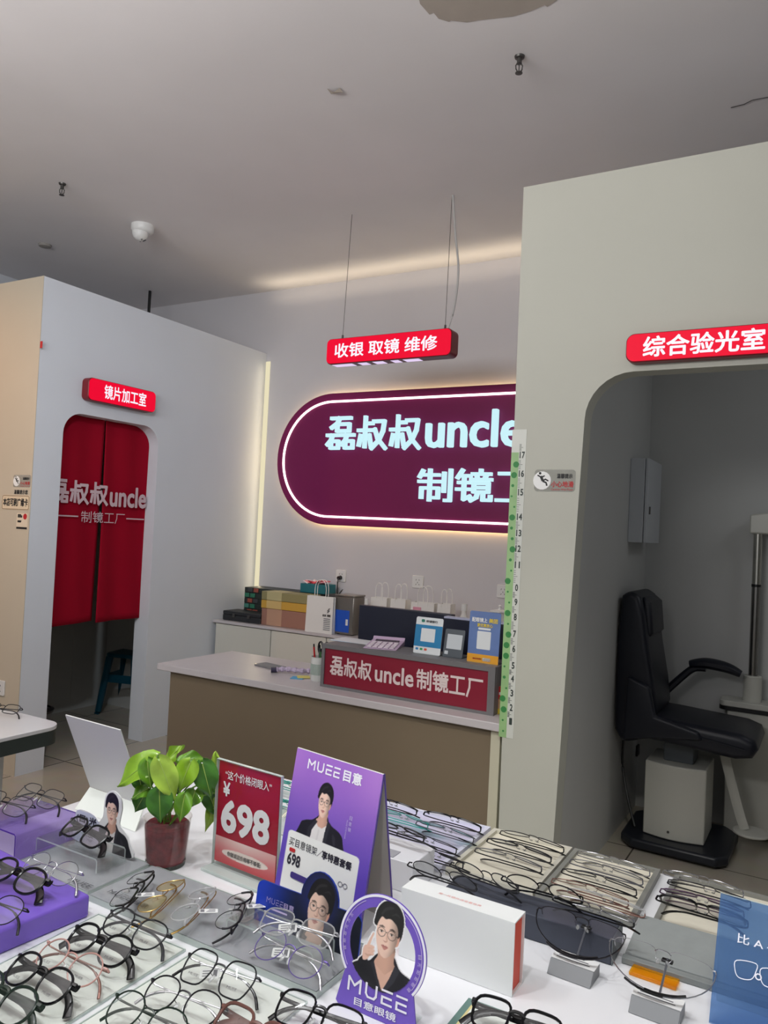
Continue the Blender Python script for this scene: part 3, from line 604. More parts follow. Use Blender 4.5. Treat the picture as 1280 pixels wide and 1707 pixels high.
# ------------------------------------------------------------------ back cabinet
CB = .775; yf = 4.41
t = thing('back_cabinet', 'low white cabinet run along the back wall with pale doors', 'cabinet', (-2.5, YB, 0))
B().box(-1.468, 1.43, yf-YB, -.001, CB-.02, CB).build('worktop', TOPW, t, bevel=.002)
B().box(-1.46, 1.43, yf-YB+.03, -.001, .0, CB-.0205).build('carcass', mat('cabinet_grey', (150, 148, 140), .5), t, smooth=False)
xs = [-3.945, py(450, 1060, yf).x, py(543, 1060, yf).x, -2.45, -2.0, -1.55, -1.085]
for i in range(6): B().box(xs[i]+2.5+.004, xs[i+1]+2.5-.004, yf-YB+.008, yf-YB+.029, .08, CB-.026).build('door', mat('door_pale', (206, 204, 194), .45), t, bevel=.0015)
def bx(x0, x1, yb, yt, d, extra=0.0):
    """a box on the worktop from its front lower corners and its top, in metres"""
    A = pz(x0, yb[0], CB); C = pz(x1, yb[1], CB); Y = (A.y+C.y)/2; X0 = py(x0, yb[0], Y).x; X1 = py(x1, yb[1], Y).x; return X0, X1, Y, py((x0+x1)/2, yt, Y).z
X0, X1, Y, Z = bx(371, 434, (1028, 1034), 1014, .2); Y = 4.46; X0 = py(371, 1028, Y).x; X1 = py(434, 1032, Y).x
t = thing('instrument_case', 'low black hard case at the left end of the back cabinet', 'case', ((X0+X1)/2, Y, CB)); hw = (X1-X0)/2
B().box(-hw, hw, 0, .17, .0005, .042).build('base', mat('case_black', (34, 36, 40), .5), t, bevel=.004); B().box(-hw, hw, 0, .17, .0425, .07).build('lid', mat('case_black', (34, 36, 40), .5), t, bevel=.006)
for sx in (-.07, .07): B().box(sx-.012, sx+.012, -.006, -.0005, .03, .055).build('latch', DK, t, bevel=.001)
Yt = 4.64; X0 = py(407, 1000, Yt).x; zt_ = py(407, 978, Yt).z; n = 6; dh = (zt_-CB)/n
cc = [(46, 120, 92), (150, 74, 60), (70, 130, 116), (150, 74, 60), (46, 120, 92), (60, 64, 66)]
for k in range(n):
    pos = ['lowest', 'second from below', 'third from below', 'fourth from below', 'second from the top', 'topmost'][k]
    t = thing('lens_tray', 'black tray with coloured case ends, %s of the stack by the booth wall' % pos, 'tray', (X0, Yt, CB+k*dh+.0004), 0, 'black trays stacked on the back cabinet')
    B().box(0, .62, 0, .2, 0, dh-.001).build('tray', mat('tray_black', (36, 44, 42), .5), t, bevel=.002)
    for j in range(2): B().box(.006+j*.055+(k % 2)*.03, .05+j*.055+(k % 2)*.03, -.006, .0, .006, dh-.004).build('case_end', mat('tab%d' % ((k+j*2) % 6), cc[(k+j*2) % 6], .5), t, bevel=.001)  # ends of the coloured cases in the tray, as small boxes
    for j in range(3): B().box(-.004, -.0002, .012+j*.062, .062+j*.062, .006, dh-.004).build('case_end', mat('tab%d' % ((k+j) % 6), cc[(k+j) % 6], .5), t, bevel=.001)
Yq = 4.47; X0 = py(434, 1031, Yq).x; X1 = py(512, 1042, Yq).x
zz = [CB, py(470, 1017, Yq).z, py(470, 1003, Yq).z, py(470, 988, Yq).z]
for k, (c, c2, l) in enumerate((((156, 112, 96), (190, 148, 122), 'dusty pink storage box, lowest of the stack of three'), ((200, 156, 62), (212, 180, 116), 'yellow storage box, middle of the stack of three'), ((142, 134, 92), (188, 176, 130), 'olive storage box, topmost of the stack of three'))):
    t = thing('storage_box', l, 'box', (X0+.008*(k == 0), Yq, zz[k]+.0005), 0, 'stacked storage boxes'); w = X1-X0
    B().box(0, w, 0, .15, 0, zz[k+1]-zz[k]-.002).build('carton', mat('stor%d' % k, c, .55), t, bevel=.003)
    B().box(w*.12, w*.44, -.0015, .1515, .002, zz[k+1]-zz[k]-.0012).build('pale_band', mat('storb%d' % k, c2, .55), t)
BAGW = mat('bag_white', (228, 226, 222), .6)
def paper_bag(label, x0, x1, ytop, Y, d, yh, zb=CB, pink=False, printed_=False):
    X0, X1 = py(x0, ytop, Y).x, py(x1, ytop, Y).x; Z = py(x0, ytop, Y).z-zb; Zh = py((x0+x1)/2, yh, Y).z-zb; w = X1-X0
    t = thing('paper_bag', label, 'paper bag', (X0, Y, zb), 0, 'white paper carrier bags')
    b = B(); vs = [(0, 0, .0005), (w, 0, .0005), (w, d, .0005), (0, d, .0005), (.003, .006, Z), (w-.003, .006, Z), (w-.003, d-.006, Z), (.003, d-.006, Z), (.0, d/2, .0005), (.012, d/2, Z), (w, d/2, .0005), (w-.012, d/2, Z)]
    b.add(vs, [(0, 1, 5, 4), (1, 10, 11, 5), (10, 2, 6, 11), (2, 3, 7, 6), (3, 8, 9, 7), (8, 0, 4, 9), (3, 2, 10, 1, 0, 8)]); o = b.build('bag', BAGW, t, smooth=False)
    for yy in (.005, d-.005):
        B().tube(bez([(w*.3, yy, Z-.02), (w*.3, yy, Z+(Zh-Z)*.6), (w*.4, yy, Zh), (w*.6, yy, Zh), (w*.7, yy, Z+(Zh-Z)*.6), (w*.7, yy, Z-.02)], 4), .0028, n=5).build('handle', mat('cord_white', (236, 234, 230), .5), t)
    if pink: B().box(w*.12, w*.45, .0, .0055, Z*.1, Z*.88).build('pink_print', mat('pink_print', (220, 150, 170), .6), t, smooth=False)
    if printed_:
        for k in range(7): B().box(w*.68, w*.92, -.0016, -.0006, Z*(.1+k*.05), Z*(.12+k*.05)).build('print_line', mat('ink_grey', (120, 122, 128), .6), t, smooth=False)
        text('目意', BKI, t, (w*.64, -.0012, Z*.47), (1, 0, 0), (0, 0, 1), w*.3, Z*.06, bold=.02)
        B().tube([(w*.8, -.001, Z*.62), (w*.88, -.001, Z*.7)], .003, .0004, n=4, up=(0, 1, 0)).tube([(w*.8, -.001, Z*.58), (w*.88, -.001, Z*.64)], .003, .0004, n=4, up=(0, 1, 0)).build('logo', BKI, t)
paper_bag('white paper bag with small print between storage boxes and steel cleaner', 511, 556, 992, 4.425, .04, 968, printed_=True)
X0 = py(500, 985, 4.66).x; X1 = py(548, 990, 4.66).x; Zt = py(524, 974, 4.66).z; z0 = zt_+.001
t = thing('teal_basket', 'teal box of pink wipes on the black trays behind the white bag', 'box', (X0, 4.66, z0)); w = min(X1-X0, .22); hB = max(.05, Zt-z0)
B().box(0, w, 0, .14, 0, hB).build('box', mat('basket_teal', (30, 110, 120), .5), t, bevel=.003)
b = B(); rd = random.Random(5)
for k in range(16):
    a = rd.uniform(0, 3); x, y = rd.uniform(.15*w, .9*w), rd.uniform(.03, .11); M = Matrix.Translation((x, y, hB+.008+rd.uniform(0, .012))) @ Matrix.Rotation(a, 4, 'Z') @ Matrix.Rotation(rd.uniform(-.5, .5), 4, 'X')
    b.box(-.03, .03, -.02, .02, -.003, .003, k % 3, M)
b.build('wrapped_wipe_pile', [mat('wipe_pink', (232, 150, 160), .5), mat('wipe_white', (240, 226, 226), .5), mat('wipe_red', (220, 80, 90), .5)], t, smooth=False)
Yc = 4.47; X0, X1 = py(557, 1036, Yc).x, py(603-19, 1042, Yc).x; Zt = py(575, 992, Yc).z
X1 = py(588, 1040, Yc).x
t = thing('ultrasonic_cleaner', 'small stainless steel cleaner with a blue label on the back cabinet', 'cleaner', (X0, Yc, CB)); w = X1-X0; h = Zt-CB
SS = mat('stainless', (150, 146, 140), .3, .9)
B().box(0, w, 0, .14, .006, h-.012).build('body', SS, t, bevel=.004); B().box(-.004, w+.004, -.004, .144, h-.0115, h).build('lid', SS, t, bevel=.003)
B().box(.006, w*.8, -.0014, -.0002, .02, h*.62).build('blue_label', mat('label_blue', (30, 84, 190), .4), t, smooth=False); B().box(w*.62, w*.74, -.0022, -.0015, h*.25, h*.4).build('switch', WHP, t)
for sx in (.02, w-.02): B().lathe([(.01, 0), (.01, .006)], 10, (sx, .03, 0)).build('foot', BLK, t)
t = thing('power_plug', 'black plug in the wall socket with its cord to the steel cleaner', 'plug', (plug_at.x, YB-.011, plug_at.z-.012))
B().tube([(0, -.001, 0), (0, -.03, -.003)], [.016, .014], n=12).build('plug', BLK, t)
B().tube(bez([(0, -.028, -.006), (.002, -.04, -.05), (.03, -.07, -.12), (.1, -.12, Zt-plug_at.z+.02), (.14, -.2, Zt-plug_at.z+.017)], 8), .0045, n=6).build('cord', BLK, t)
for l, x0, x1, yt, yh, pk in (('white paper bag first right of the steel cleaner, behind the monitor', 617, 645, 995, 973, False), ('white paper bag second from the steel cleaner, behind the monitor', 650, 676, 998, 975, False), ('white paper bag with pink print behind the wide monitor', 684, 724, 1003, 979, True), ('white paper bag rightmost of those behind the wide monitor', 728, 751, 1006, 984, False)):
    paper_bag(l, x0, x1, yt, 4.58, .09, yh, pink=pk)
def bottle(label, x, yt, Y, r):
    p = py(x, yt, Y); h = p.z-CB; t = thing('spray_bottle', label, 'bottle', (p.x, Y, CB)); B().lathe([(r, .0005), (r, h*.66), (r*.5, h*.78), (r*.5, h*.84)], 16).build('body', BAGW, t); B().lathe([(r*.62, h*.845), (r*.62, h)], 14).build('cap', WHP, t)
bottle('small white bottle between the steel cleaner and the paper bags', 611, 998, 4.5, .02); bottle('white bottle standing left of the blue and orange poster', 774, 1007, 4.55, .03)
p = py(833, 1018, 4.5); t = thing('lidded_jar', 'white lidded jar at the right end of the back cabinet', 'jar', (p.x, 4.5, CB)); h = p.z-CB
B().lathe([(.04, .0005), (.05, h*.5), (.045, h-.008)], 20).build('jar', WHP, t); B().lathe([(.06, h-.0075), (.058, h), (.012, h+.008), (.008, h+.02), (.011, h+.03), (.003, h+.036)], 20).build('lid', WHP, t)
# ------------------------------------------------------------------ exam room
NVL = mat('navy_leather', (16, 20, 34), .4, bump=.15, bscale=200); DKB = mat('base_navy', (22, 26, 36), .4); EXW = mat('machine_white', (206, 206, 198), .35)
t = thing('exam_chair', 'dark navy padded exam chair on a white pedestal in the right room', 'chair', (-.62, 4.2, 0))
b = B(); b.prism([(-.25, -.17), (-.19, -.24), (.20, -.25), (.245, -.19), (.255, .16), (.19, .24), (-.2, .25), (-.255, .18)], XY, .012, .06); b.build('floor_plate', DKB, t, bevel=.012)
def bow(b, x0, x1, y0, y1, z0, z1, k=.03, n=10):
    pl = [(x0, y1)]+[(x0, y0)]+[(x0+(x1-x0)*i/n, y0-k*math.sin(math.pi*i/n)) for i in range(1, n)]+[(x1, y0), (x1, y1)]; return b.prism(pl, XY, z0, z1)
bow(B(), -.155, .13, -.13, .15, .061, .42).build('pedestal', EXW, t, bevel=.006)
B().box(-.08, .06, -.07, .09, .42, .54).build('lift_column', mat('column_grey', (90, 96, 102), .4), t, bevel=.004)
B().lathe([(.006, 0), (.006, .003)], 10, M=Matrix.Translation((-.03, -.1605, .1)) @ Matrix.Rotation(math.pi/2, 4, 'X')).build('bolt', DK, t)
def pad(name, prof, y0, y1, r=.05, sub=2, parent=None):
    """padded shape: a side outline pushed across the seat, rounded"""
    b = B(); b.prism(prof, XZ, y0, y1); o = b.build(name, NVL, parent or t, ang=3); m = o.modifiers.new('b', 'BEVEL'); m.width = r; m.segments = 4; m.limit_method = 'ANGLE'; m.angle_limit = .9; return o
pad('seat', [(-.20, .545), (.26, .515), (.33, .53), (.355, .575), (.34, .615), (.28, .635), (-.05, .655), (-.2, .66)], -.22, .23, .035)
B().tube(bez([(-.1, -.2215, .60), (.1, -.2215, .595), (.3, -.2215, .57)], 6), .004, n=5).build('piping', NVL, t)
pad('backrest', [(-.30, .56), (-.26, .50), (-.19, .52), (-.12, .62), (-.1, .68), (-.115, .80), (-.15, .98), (-.175, 1.14), (-.2, 1.23), (-.25, 1.262), (-.29, 1.23), (-.302, 1.1), (-.305, .8)], -.20, .21, .03)
pad('head_cushion', [(-.165, 1.02), (-.14, 1.05), (-.155, 1.2), (-.2, 1.235), (-.2, 1.05)], -.15, .16, .02)
pad('side_bolster', [(-.25, .52), (-.12, .55), (.12, .58), (.1, .62), (-.1, .66), (-.13, .8), (-.24, .84)], -.235, -.19, .015)
a_ = bez([(-.14, .225, .70), (-.06, .245, .79), (.0, .25, .845), (.06, .25, .855)], 6); B().tube(a_, .022, .02, n=8).build('armrest_bracket', NVL, t)
ab = bez([(-.02, .25, .865), (.06, .25, .88), (.16, .25, .87), (.23, .25, .845)], 6); nb = len(ab)
B().tube(ab, [.024+.018*math.sin(math.pi*min(1, (i+1)/nb*1.02)) for i in range(nb)], [.018+.012*math.sin(math.pi*min(1, (i+1)/nb)) for i in range(nb)], n=10).build('armrest', NVL, t)
fp = B(); fp.tube(bez([(.17, .06, .53), (.215, .06, .36), (.265, .06, .19), (.29, .06, .12)], 5), .008, .024, n=8); fp.build('footrest_arm', EXW, t)
B().prism([(.32+.085*math.cos(k*.35), .06+.085*math.sin(k*.35)) for k in range(18)], XY, .105, .118).build('footrest', EXW, t, bevel=.004)
B().tube(bez([(-.29, -.02, .47), (-.29, -.02, .35), (-.25, -.06, .2), (-.2, -.1, .07)], 8), .006, n=6).build('power_cord', BLK, t)
# instrument stand at the far side
p = py(1253, 1170, 4.55)
t = thing('refraction_stand', 'white exam unit cabinet with a chrome pole behind the chair', 'exam unit', (p.x, 4.555, 0))
ct = py(1225, 1168, 4.5).z
B().box(-.11, .6, -.07, .075, .02, ct-.05).build('cabinet', EXW, t, bevel=.006)
B().prism(rrect(.78, .165, .04, cx=.24, cy=.0), XY, ct-.03, ct).build('tabletop', EXW, t, bevel=.004)
B().prism(rrect(.785, .167, .04, cx=.24, cy=.0), XY, ct-.049, ct-.0305).build('edge_band', BLK, t)
B().lathe([(.045, 0), (.045, .13), (.04, .135)], 20, (0, 0, ct)).build('pole_socket', EXW, t)
zt_ = py(1262, 890, 4.555).z
B().lathe([(.022, .13), (.022, zt_-ct-.28)], 18, (0, 0, ct)).build('lower_pole', CHR, t); B().lathe([(.024, 0), (.024, .014)], 18, (0, 0, zt_-.28)).build('pole_ring', BLK, t)
B().lathe([(.022, 0), (.022, .27)], 18, (0, 0, zt_-.268)).build('upper_pole', mat('pole_bright', (196, 194, 186), .2, 1), t)
B().prism([(-.04, 0), (.1, .0), (.35, .10), (.35, .16), (-.04, .1)], XZ, -.04, .04).build('swing_arm', EXW, t, bevel=.008).location = (0, 0, zt_)
# locker box on the side wall
t = thing('wall_cabinet', 'narrow pale wall cabinet on the side wall of the exam room', 'wall cabinet', (XI, 4.33, 1.5))
d = .075; EXG = mat('cabinet_paint', (196, 200, 206), .4)
B().box(.0005, d, -.16, .18, 0, .44).build('body', EXG, t, bevel=.003); B().box(d+.003, d+.02, -.16, .18, .0, .44).build('door', EXG, t, bevel=.003); B().box(d+.02, d+.026, -.12, -.11, .15, .19).build('latch', DK, t)
p = pxx(1061, 1250, XI); t = thing('wall_outlet', 'small dark socket with cord low on the exam room side wall', 'socket', (XI, p.y, p.z)); B().box(.0005, .012, -.03, .03, -.03, .03).build('cover', BLK, t, bevel=.003)
# ------------------------------------------------------------------ display tables
TZ = .85
WTOP = mat('table_white', (232, 232, 234), .25, coat=.2, var=.01, vscale=5); TED = mat('table_edge', (50, 60, 58), .4); WBODY = mat('table_body', (214, 214, 212), .5)
def table(name, label, x0, x1, y0, y1, r):
    t = thing(name, label, 'display table', ((x0+x1)/2, (y0+y1)/2, 0), 0, 'white display tables'); w, h = x1-x0, y1-y0
    B().prism(rrect(w, h, r, 8), XY, TZ-.012, TZ).build('tabletop', WTOP, t, bevel=.0015); B().prism(rrect(w-.002, h-.002, r, 8), XY, TZ-.055, TZ-.0125).build('edge_band', TED, t)
    B().box(-w/2+.12, w/2-.12, -h/2+.12, h/2-.12, .08, TZ-.056).build('cabinet_body', WBODY, t, smooth=False); B().box(-w/2+.16, w/2-.16, -h/2+.16, h/2-.16, 0, .0795).build('plinth', GREY, t, smooth=False)
table('display_table', 'long white display table in front, covered with eyeglasses and cards', -1.466, .95, .22, 1.636, .06)
table('display_table', 'white display table with a dark edge, at the left edge before the booth', -3.6, -2.045, .6, 1.63, .06)
# ------------------------------------------------------------------ painter for printed cards
def spl(P, n=6):
    P = [np.array(p, float) for p in P]; out = []; N = len(P)
    for i in range(N):
        a, b, c, d = P[i-1], P[i], P[(i+1) % N], P[(i+2) % N]
        for k in range(n):
            t = k/n; out.append(.5*((2*b)+(c-a)*t+(2*a-5*b+4*c-d)*t*t+(3*b-a-3*c+d)*t**3))
    return np.array(out)
def inside(poly, X, Y):
    r = np.zeros(X.shape, bool); n = len(poly)
    for i in range(n):
        x0, y0 = poly[i]; x1, y1 = poly[(i+1) % n]
        if y0 == y1: continue
        c = ((y0 > Y) != (y1 > Y)) & (X < (x1-x0)*(Y-y0)/(y1-y0)+x0); r ^= c
    return r
class Print:
    def __init__(s, x0, x1, y0, y1, step, bg):
        s.x0, s.y0, s.st = x0, y0, step; s.nx = int((x1-x0)/step)+1; s.ny = int((y1-y0)/step)+1
        s.X, s.Y = np.meshgrid(x0+np.arange(s.nx)*step, y0+np.arange(s.ny)*step)
        s.img = np.zeros((s.ny, s.nx, 3)); s.img[:] = bg(s.X, s.Y) if callable(bg) else np.array(bg, float)
        s.cov = np.zeros((s.ny, s.nx))
    def fill(s, poly, col, al=1.0, smooth=True, T=None, mark=True):
        p = spl(poly) if smooth else np.array(poly, float)
        if T: p = np.array([T(a, b) for a, b in p])
        c = np.zeros(s.X.shape)
        for dx in (-.25, .25):
            for dy in (-.25, .25): c += inside(p, s.X+dx*s.st, s.Y+dy*s.st)
        c = c/4*al; s.last = c
        k = col(s.X, s.Y) if callable(col) else np.array(col, float)
        s.img = s.img*(1-c[..., None])+k*c[..., None]
        if mark: s.cov = np.maximum(s.cov, c)
    def build(s, name, parent, keep=None, lift=.0006, M=None):
        ids = np.arange(s.nx*s.ny).reshape(s.ny, s.nx)
        q = np.stack([ids[:-1, :-1], ids[:-1, 1:], ids[1:, 1:], ids[1:, :-1]], -1)
        if keep is not None:
            k = keep(s.X, s.Y); q = q[k[:-1, :-1] & k[:-1, 1:] & k[1:, 1:] & k[1:, :-1]]
        q = q.reshape(-1, 4); us, inv = np.unique(q, return_inverse=True); q = inv.reshape(-1, 4)
        V = np.stack([s.X.ravel(), np.full(s.nx*s.ny, -lift), s.Y.ravel()], -1)[us]
        me = bpy.data.meshes.new(name); me.from_pydata(V.tolist(), [], q.tolist())
        c = s.img.reshape(-1, 3)[us]/255; l = np.where(c <= .04045, c/12.92, ((c+.055)/1.055)**2.4)
        at = me.color_attributes.new('Col', 'FLOAT_COLOR', 'POINT'); at.data.foreach_set('color', np.concatenate([l, np.ones((len(l), 1))], 1).astype(np.float32).ravel())
        me.materials.append(printed()); o = bpy.data.objects.new(name, me); COL.objects.link(o); o.parent = parent
        if M: me.transform(M)
        return o
def sm(a, b, x): t = np.clip((x-a)/(b-a), 0, 1); return t*t*(3-2*t)
def man(P, cx, cy, s, rot=0.0, outfit='jacket', bottom=-3.4, bs=1.0):
    """printed half-length man in glasses; face centre cx, cy; s = half a head"""
    cr_, sr_ = math.cos(rot), math.sin(rot)
    TB = lambda a, b: (cx+s*a*(bs if b < -1.2 else 1), cy+s*b)
    def TH(a, b): a *= .9; b = b*1.0 if b < .7 else .7+(b-.7)*1.06; b2 = b+1.0; return (cx+s*(a*cr_-b2*sr_+rot*.3), cy+s*(a*sr_+b2*cr_-1.0))
    lx = lambda X, Y: (X-cx)/s
    def skin(base):
        def f(X, Y):
            u, v = (X-cx)/s, (Y-cy)/s; k = 1-.38*sm(.05, .7, u)-.10*sm(.2, -1.0, v)*0+.04*sm(-.1, -.5, u)*0-.16*sm(-.55, -.95, v)*sm(-.2, .5, u)
            return np.array(base, float)*k[..., None]
        return f
    body = [(-.32, -.9), (-.8, -1.38), (-1.5, -1.62), (-1.92, -2.1), (-2.15, bottom), (2.25, bottom), (2.1, -2.2), (1.7, -1.62), (.9, -1.32), (.46, -.8)]
    P.fill(body, (24, 24, 30), T=TB)
    neck = [(-.36, -.5), (.5, -.4), (.52, -1.05), (.62, -1.4), (.1, -2.1), (-.35, -1.9), (-.52, -1.35), (-.36, -1.0)]
    P.fill(neck, lambda X, Y: np.array((214, 168, 146), float)*(1-.3*sm(-.75, -.45, (Y-cy)/s)*1-.12*sm(0, .6, lx(X, Y)))[..., None], T=TB)
    if outfit == 'jacket':
        P.fill([(-.50, -1.42), (-.25, -1.72), (.12, -1.78), (.5, -1.45), (.42, -2.0), (.3, bottom), (-.95, bottom), (-.8, -2.2)], (226, 222, 218), T=TB, smooth=False)
        P.fill([(-.2, -1.9), (-.05, -1.95), (-.25, bottom), (-.45, bottom)], (204, 200, 198), .5, T=TB, smooth=False)
        P.fill([(-.55, -1.3), (-.35, -1.4), (-.75, -2.1), (-.95, bottom), (-1.3, bottom), (-1.1, -2.0)], (40, 40, 46), T=TB, smooth=False)
        P.fill([(.6, -1.15), (.85, -1.3), (.72, -1.9), (.55, bottom), (.22, bottom), (.42, -2.0)], (42, 42, 50), T=TB, smooth=False)
        P.fill([(1.1, -1.9), (1.4, -2.1), (1.45, -2.7), (1.25, -2.5)], (66, 64, 72), .5, T=TB)
    else:
        P.fill([(-.5, -1.4), (.1, -1.75), (.6, -1.3), (.28, -2.0), (.02, -2.5), (-.2, -2.05)], (222, 178, 156), T=TB, smooth=False)
        P.fill([(.6, -1.2), (.9, -1.3), (.62, -1.95), (.05, -2.65), (.0, -2.5), (.3, -2.0)], (46, 46, 54), T=TB, smooth=False)
        P.fill([(-.55, -1.3), (-.72, -1.45), (-.35, -2.1), (-.02, -2.65), (.03, -2.5), (-.22, -2.05)], (40, 40, 48), T=TB, smooth=False)
    P.fill([(-.76, .25), (-.84, .62), (-.72, 1.05), (-.42, 1.38), (.08, 1.52), (.56, 1.36), (.86, .98), (.9, .45), (.82, .02), (.62, -.1), (.3, .3)], (20, 18, 20), T=TH)
    P.fill([(.62, .12), (.74, .16), (.78, -.02), (.70, -.28), (.58, -.3)], (214, 160, 138), T=TH)
    P.fill([(-.60, .55), (-.66, .1), (-.62, -.3), (-.5, -.62), (-.28, -.92), (-.06, -1.02), (.14, -.98), (.42, -.72), (.6, -.3), (.64, .2), (.58, .6), (.2, .82), (-.3, .82)], skin((240, 204, 184)), T=TH)
    P.fill([(-.66, .35), (-.78, .6), (-.62, 1.0), (-.2, 1.25), (.4, 1.2), (.78, .8), (.78, .3), (.66, .05), (.62, .35), (.48, .58), (.1, .76), (-.2, .68), (-.42, .74), (-.56, .55)], (22, 20, 22), T=TH)
    for q in ([(-.5, .85), (-.3, 1.15), (.1, 1.3), (.2, 1.22), (-.2, 1.05), (-.42, .8)], [(.1, .9), (.4, 1.1), (.62, .95), (.4, 1.0)]): P.fill(q, (62, 58, 62), .55, T=TH)
    # brows, eyes, nose, lips
    P.fill([(-.55, .28), (-.34, .36), (-.16, .29), (-.34, .3)], (44, 34, 32), T=TH); P.fill([(.1, .29), (.3, .36), (.5, .27), (.3, .29)], (44, 34, 32), T=TH)
    for ex in (-.35, .27):
        P.fill([(ex-.13, .09), (ex, .13), (ex+.13, .09), (ex, .05)], (226, 212, 204), T=TH); P.fill([(ex-.06, .09), (ex, .135), (ex+.06, .09), (ex, .045)], (34, 24, 22), T=TH); P.fill([(ex-.15, .1), (ex, .165), (ex+.16, .1), (ex, .135)], (40, 28, 26), .9, T=TH)
    P.fill([(-.02, .2), (.06, -.1), (.1, -.24), (.0, -.3), (-.04, -.1)], (206, 160, 140), .6, T=TH); P.fill([(-.2, -.27), (-.06, -.34), (.08, -.27), (-.06, -.29)], (176, 120, 104), .8, T=TH)
    P.fill([(-.28, -.52), (-.12, -.47), (-.05, -.5), (.02, -.47), (.18, -.53), (-.05, -.57)], (176, 112, 104), T=TH); P.fill([(-.24, -.54), (-.05, -.57), (.14, -.54), (-.05, -.68)], (196, 132, 122), T=TH)
    def ring(ex, r, ry, w_):
        n = 20; o = [(ex+r*math.cos(k*2*math.pi/n), .06+ry*math.sin(k*2*math.pi/n)) for k in range(n)]; i = [(ex+(r-w_)*math.cos(-k*2*math.pi/n), .06+(ry-w_)*math.sin(-k*2*math.pi/n)) for k in range(n)]
        P.fill(o+[o[0]]+[i[0]]+i[1:]+[i[0]], (70, 56, 52), .8, smooth=False, T=TH)
    ring(-.35, .25, .22, .03); ring(.28, .26, .23, .03); P.fill([(-.09, .12), (.0, .15), (.0, .11), (-.09, .08)], (56, 46, 44), T=TH, smooth=False); P.fill([(.56, .12), (.68, .14), (.68, .1), (.56, .07)], (56, 46, 44), T=TH, smooth=False)
    if outfit == 'hand':
        TB0 = TB; TB = lambda a, b: TB0(-.62+(a+.8)*.78, -.72+(b+.7)*.82 if b > bottom+.01 else b)
        sk = (232, 190, 170); dkk = (196, 146, 126)
        P.fill([(-1.72, -1.55), (-1.25, -1.35), (-.9, -2.2), (-1.2, bottom), (-1.9, bottom), (-1.9, -2.2)], (24, 24, 30), T=TB)
        P.fill([(-1.5, -1.55), (-1.15, -1.45), (-1.02, -1.0), (-1.3, -.72), (-1.52, -.95)], sk, T=TB)
        for k, (a, b, c, d) in enumerate(((-1.2, -.8, -.78, -.72), (-1.15, -.98, -.74, -.9), (-1.12, -1.14, -.76, -1.08))):
            P.fill([(a, b+.09), ((a+c)/2, (b+d)/2+.12), (c, d+.06), (c+.04, d-.02), (c-.02, d-.08), ((a+c)/2, (b+d)/2-.07), (a, b-.08)], sk, T=TB)
            P.fill([(a+.02, b-.08), (c-.05, d-.1), (c-.05, d-.075), (a+.02, b-.05)], dkk, .8, T=TB, smooth=False)
        P.fill([(-1.28, -.72), (-1.1, -.72), (-.96, -.3), (-.84, .02), (-.92, .06), (-1.06, -.2)], sk, T=TB)
        P.fill([(-1.4, -1.2), (-1.2, -1.32), (-.92, -1.22), (-.95, -1.14), (-1.2, -1.2)], dkk, .6, T=TB)
# ------------------------------------------------------------------ cards
WCARD = mat('card_board', (236, 236, 236), .4); PUR = mat('card_purple', (112, 84, 190), .4); INKW = mat('card_ink_white', (240, 238, 246), .5); INKD = mat('card_ink_dark', (40, 38, 50), .5); INKP = mat('card_ink_pale', (196, 180, 226), .5)
def gradp(X, Y):
    v = np.clip(Y/.25, 0, 1); k = sm(.25, 1.0, v)[..., None]; c = np.array((96, 72, 178), float)*(1-k)+np.array((160, 108, 200), float)*k
    e = (sm(.6, 1, v)*(sm(.05, -.1, X)*.8+sm(.12, .2, X)*.3))[..., None]; return c*(1-e)+np.array((206, 156, 220), float)*e
pw, ph = .202, .256
t = thing('poster_tent', 'tall purple folded poster with a man in glasses and a white offer panel', 'poster', (-.828, 1.112, TZ), math.radians(-10.2)); t['category'] = 'poster'
lean = math.atan(.042/.252); M = Matrix.Rotation(-lean, 4, 'X')
P = Print(0, pw, 0, ph, .0011, gradp)
man(P, .085, ph*.70, .0225, 0, 'jacket', -4.2, 1.14)
def rr(x0, x1, y0, y1, r): return [(a, b) for a, b in rrect(x1-x0, y1-y0, r, 5, (x0+x1)/2, (y0+y1)/2)]
P.fill(rr(.012, .18, .02, .118, .007), (234, 234, 228), smooth=False)
P.build('printed_face', t, M=M)
B().prism([(0, 0), (pw, 0), (pw, ph), (0, ph)], XZ, .0, .0022, M=M).build('front_panel', WCARD, t, smooth=False)
Mb = Matrix.Translation((0, .0865, 0)) @ Matrix.Rotation(lean, 4, 'X'); B().prism([(0, 0), (pw, 0), (pw, ph), (0, ph)], XZ, -.0022, 0, M=Mb).build('back_panel', mat('card_grey', (190, 186, 178), .6), t, smooth=False)
e = B(); e.prism([(pw, 0), (pw+.0008, 0), (pw+.0008, ph), (pw, ph)], XZ, -.001, .0025, M=M); e.prism([(pw, 0), (pw+.0008, 0), (pw+.0008, ph), (pw, ph)], XZ, -.0025, .001, M=Mb); e.build('edge_trim', mat('edge_purple', (92, 74, 150), .5), t, smooth=False)
def tx(s, x, z, w, h, m, bold=.02, M_=M, t_=None, rot=None):
    o = text(s, m, t_ or t, (x, 0, z), (1, 0, 0), (0, 0, 1), w, h, bold=bold, lift=.0012)
    if rot: o.data.transform(Matrix.Translation((x, 0, z)) @ Matrix.Rotation(rot, 4, 'Y') @ Matrix.Translation((-x, 0, -z)))
    o.data.transform(M_); return o
def mue(x, z, w, h, m, th=.07, M_=M, t_=None):
    o = muee(m, t_ or t, (x, 0, z), (1, 0, 0), (0, 0, 1), w, h, t=th, lift=.0012); o.data.transform(M_); return o
mue(.032, ph*.885, .078, .0175, INKW, .095); tx('目意', .118, ph*.882, .042, .0195, INKW, .03)
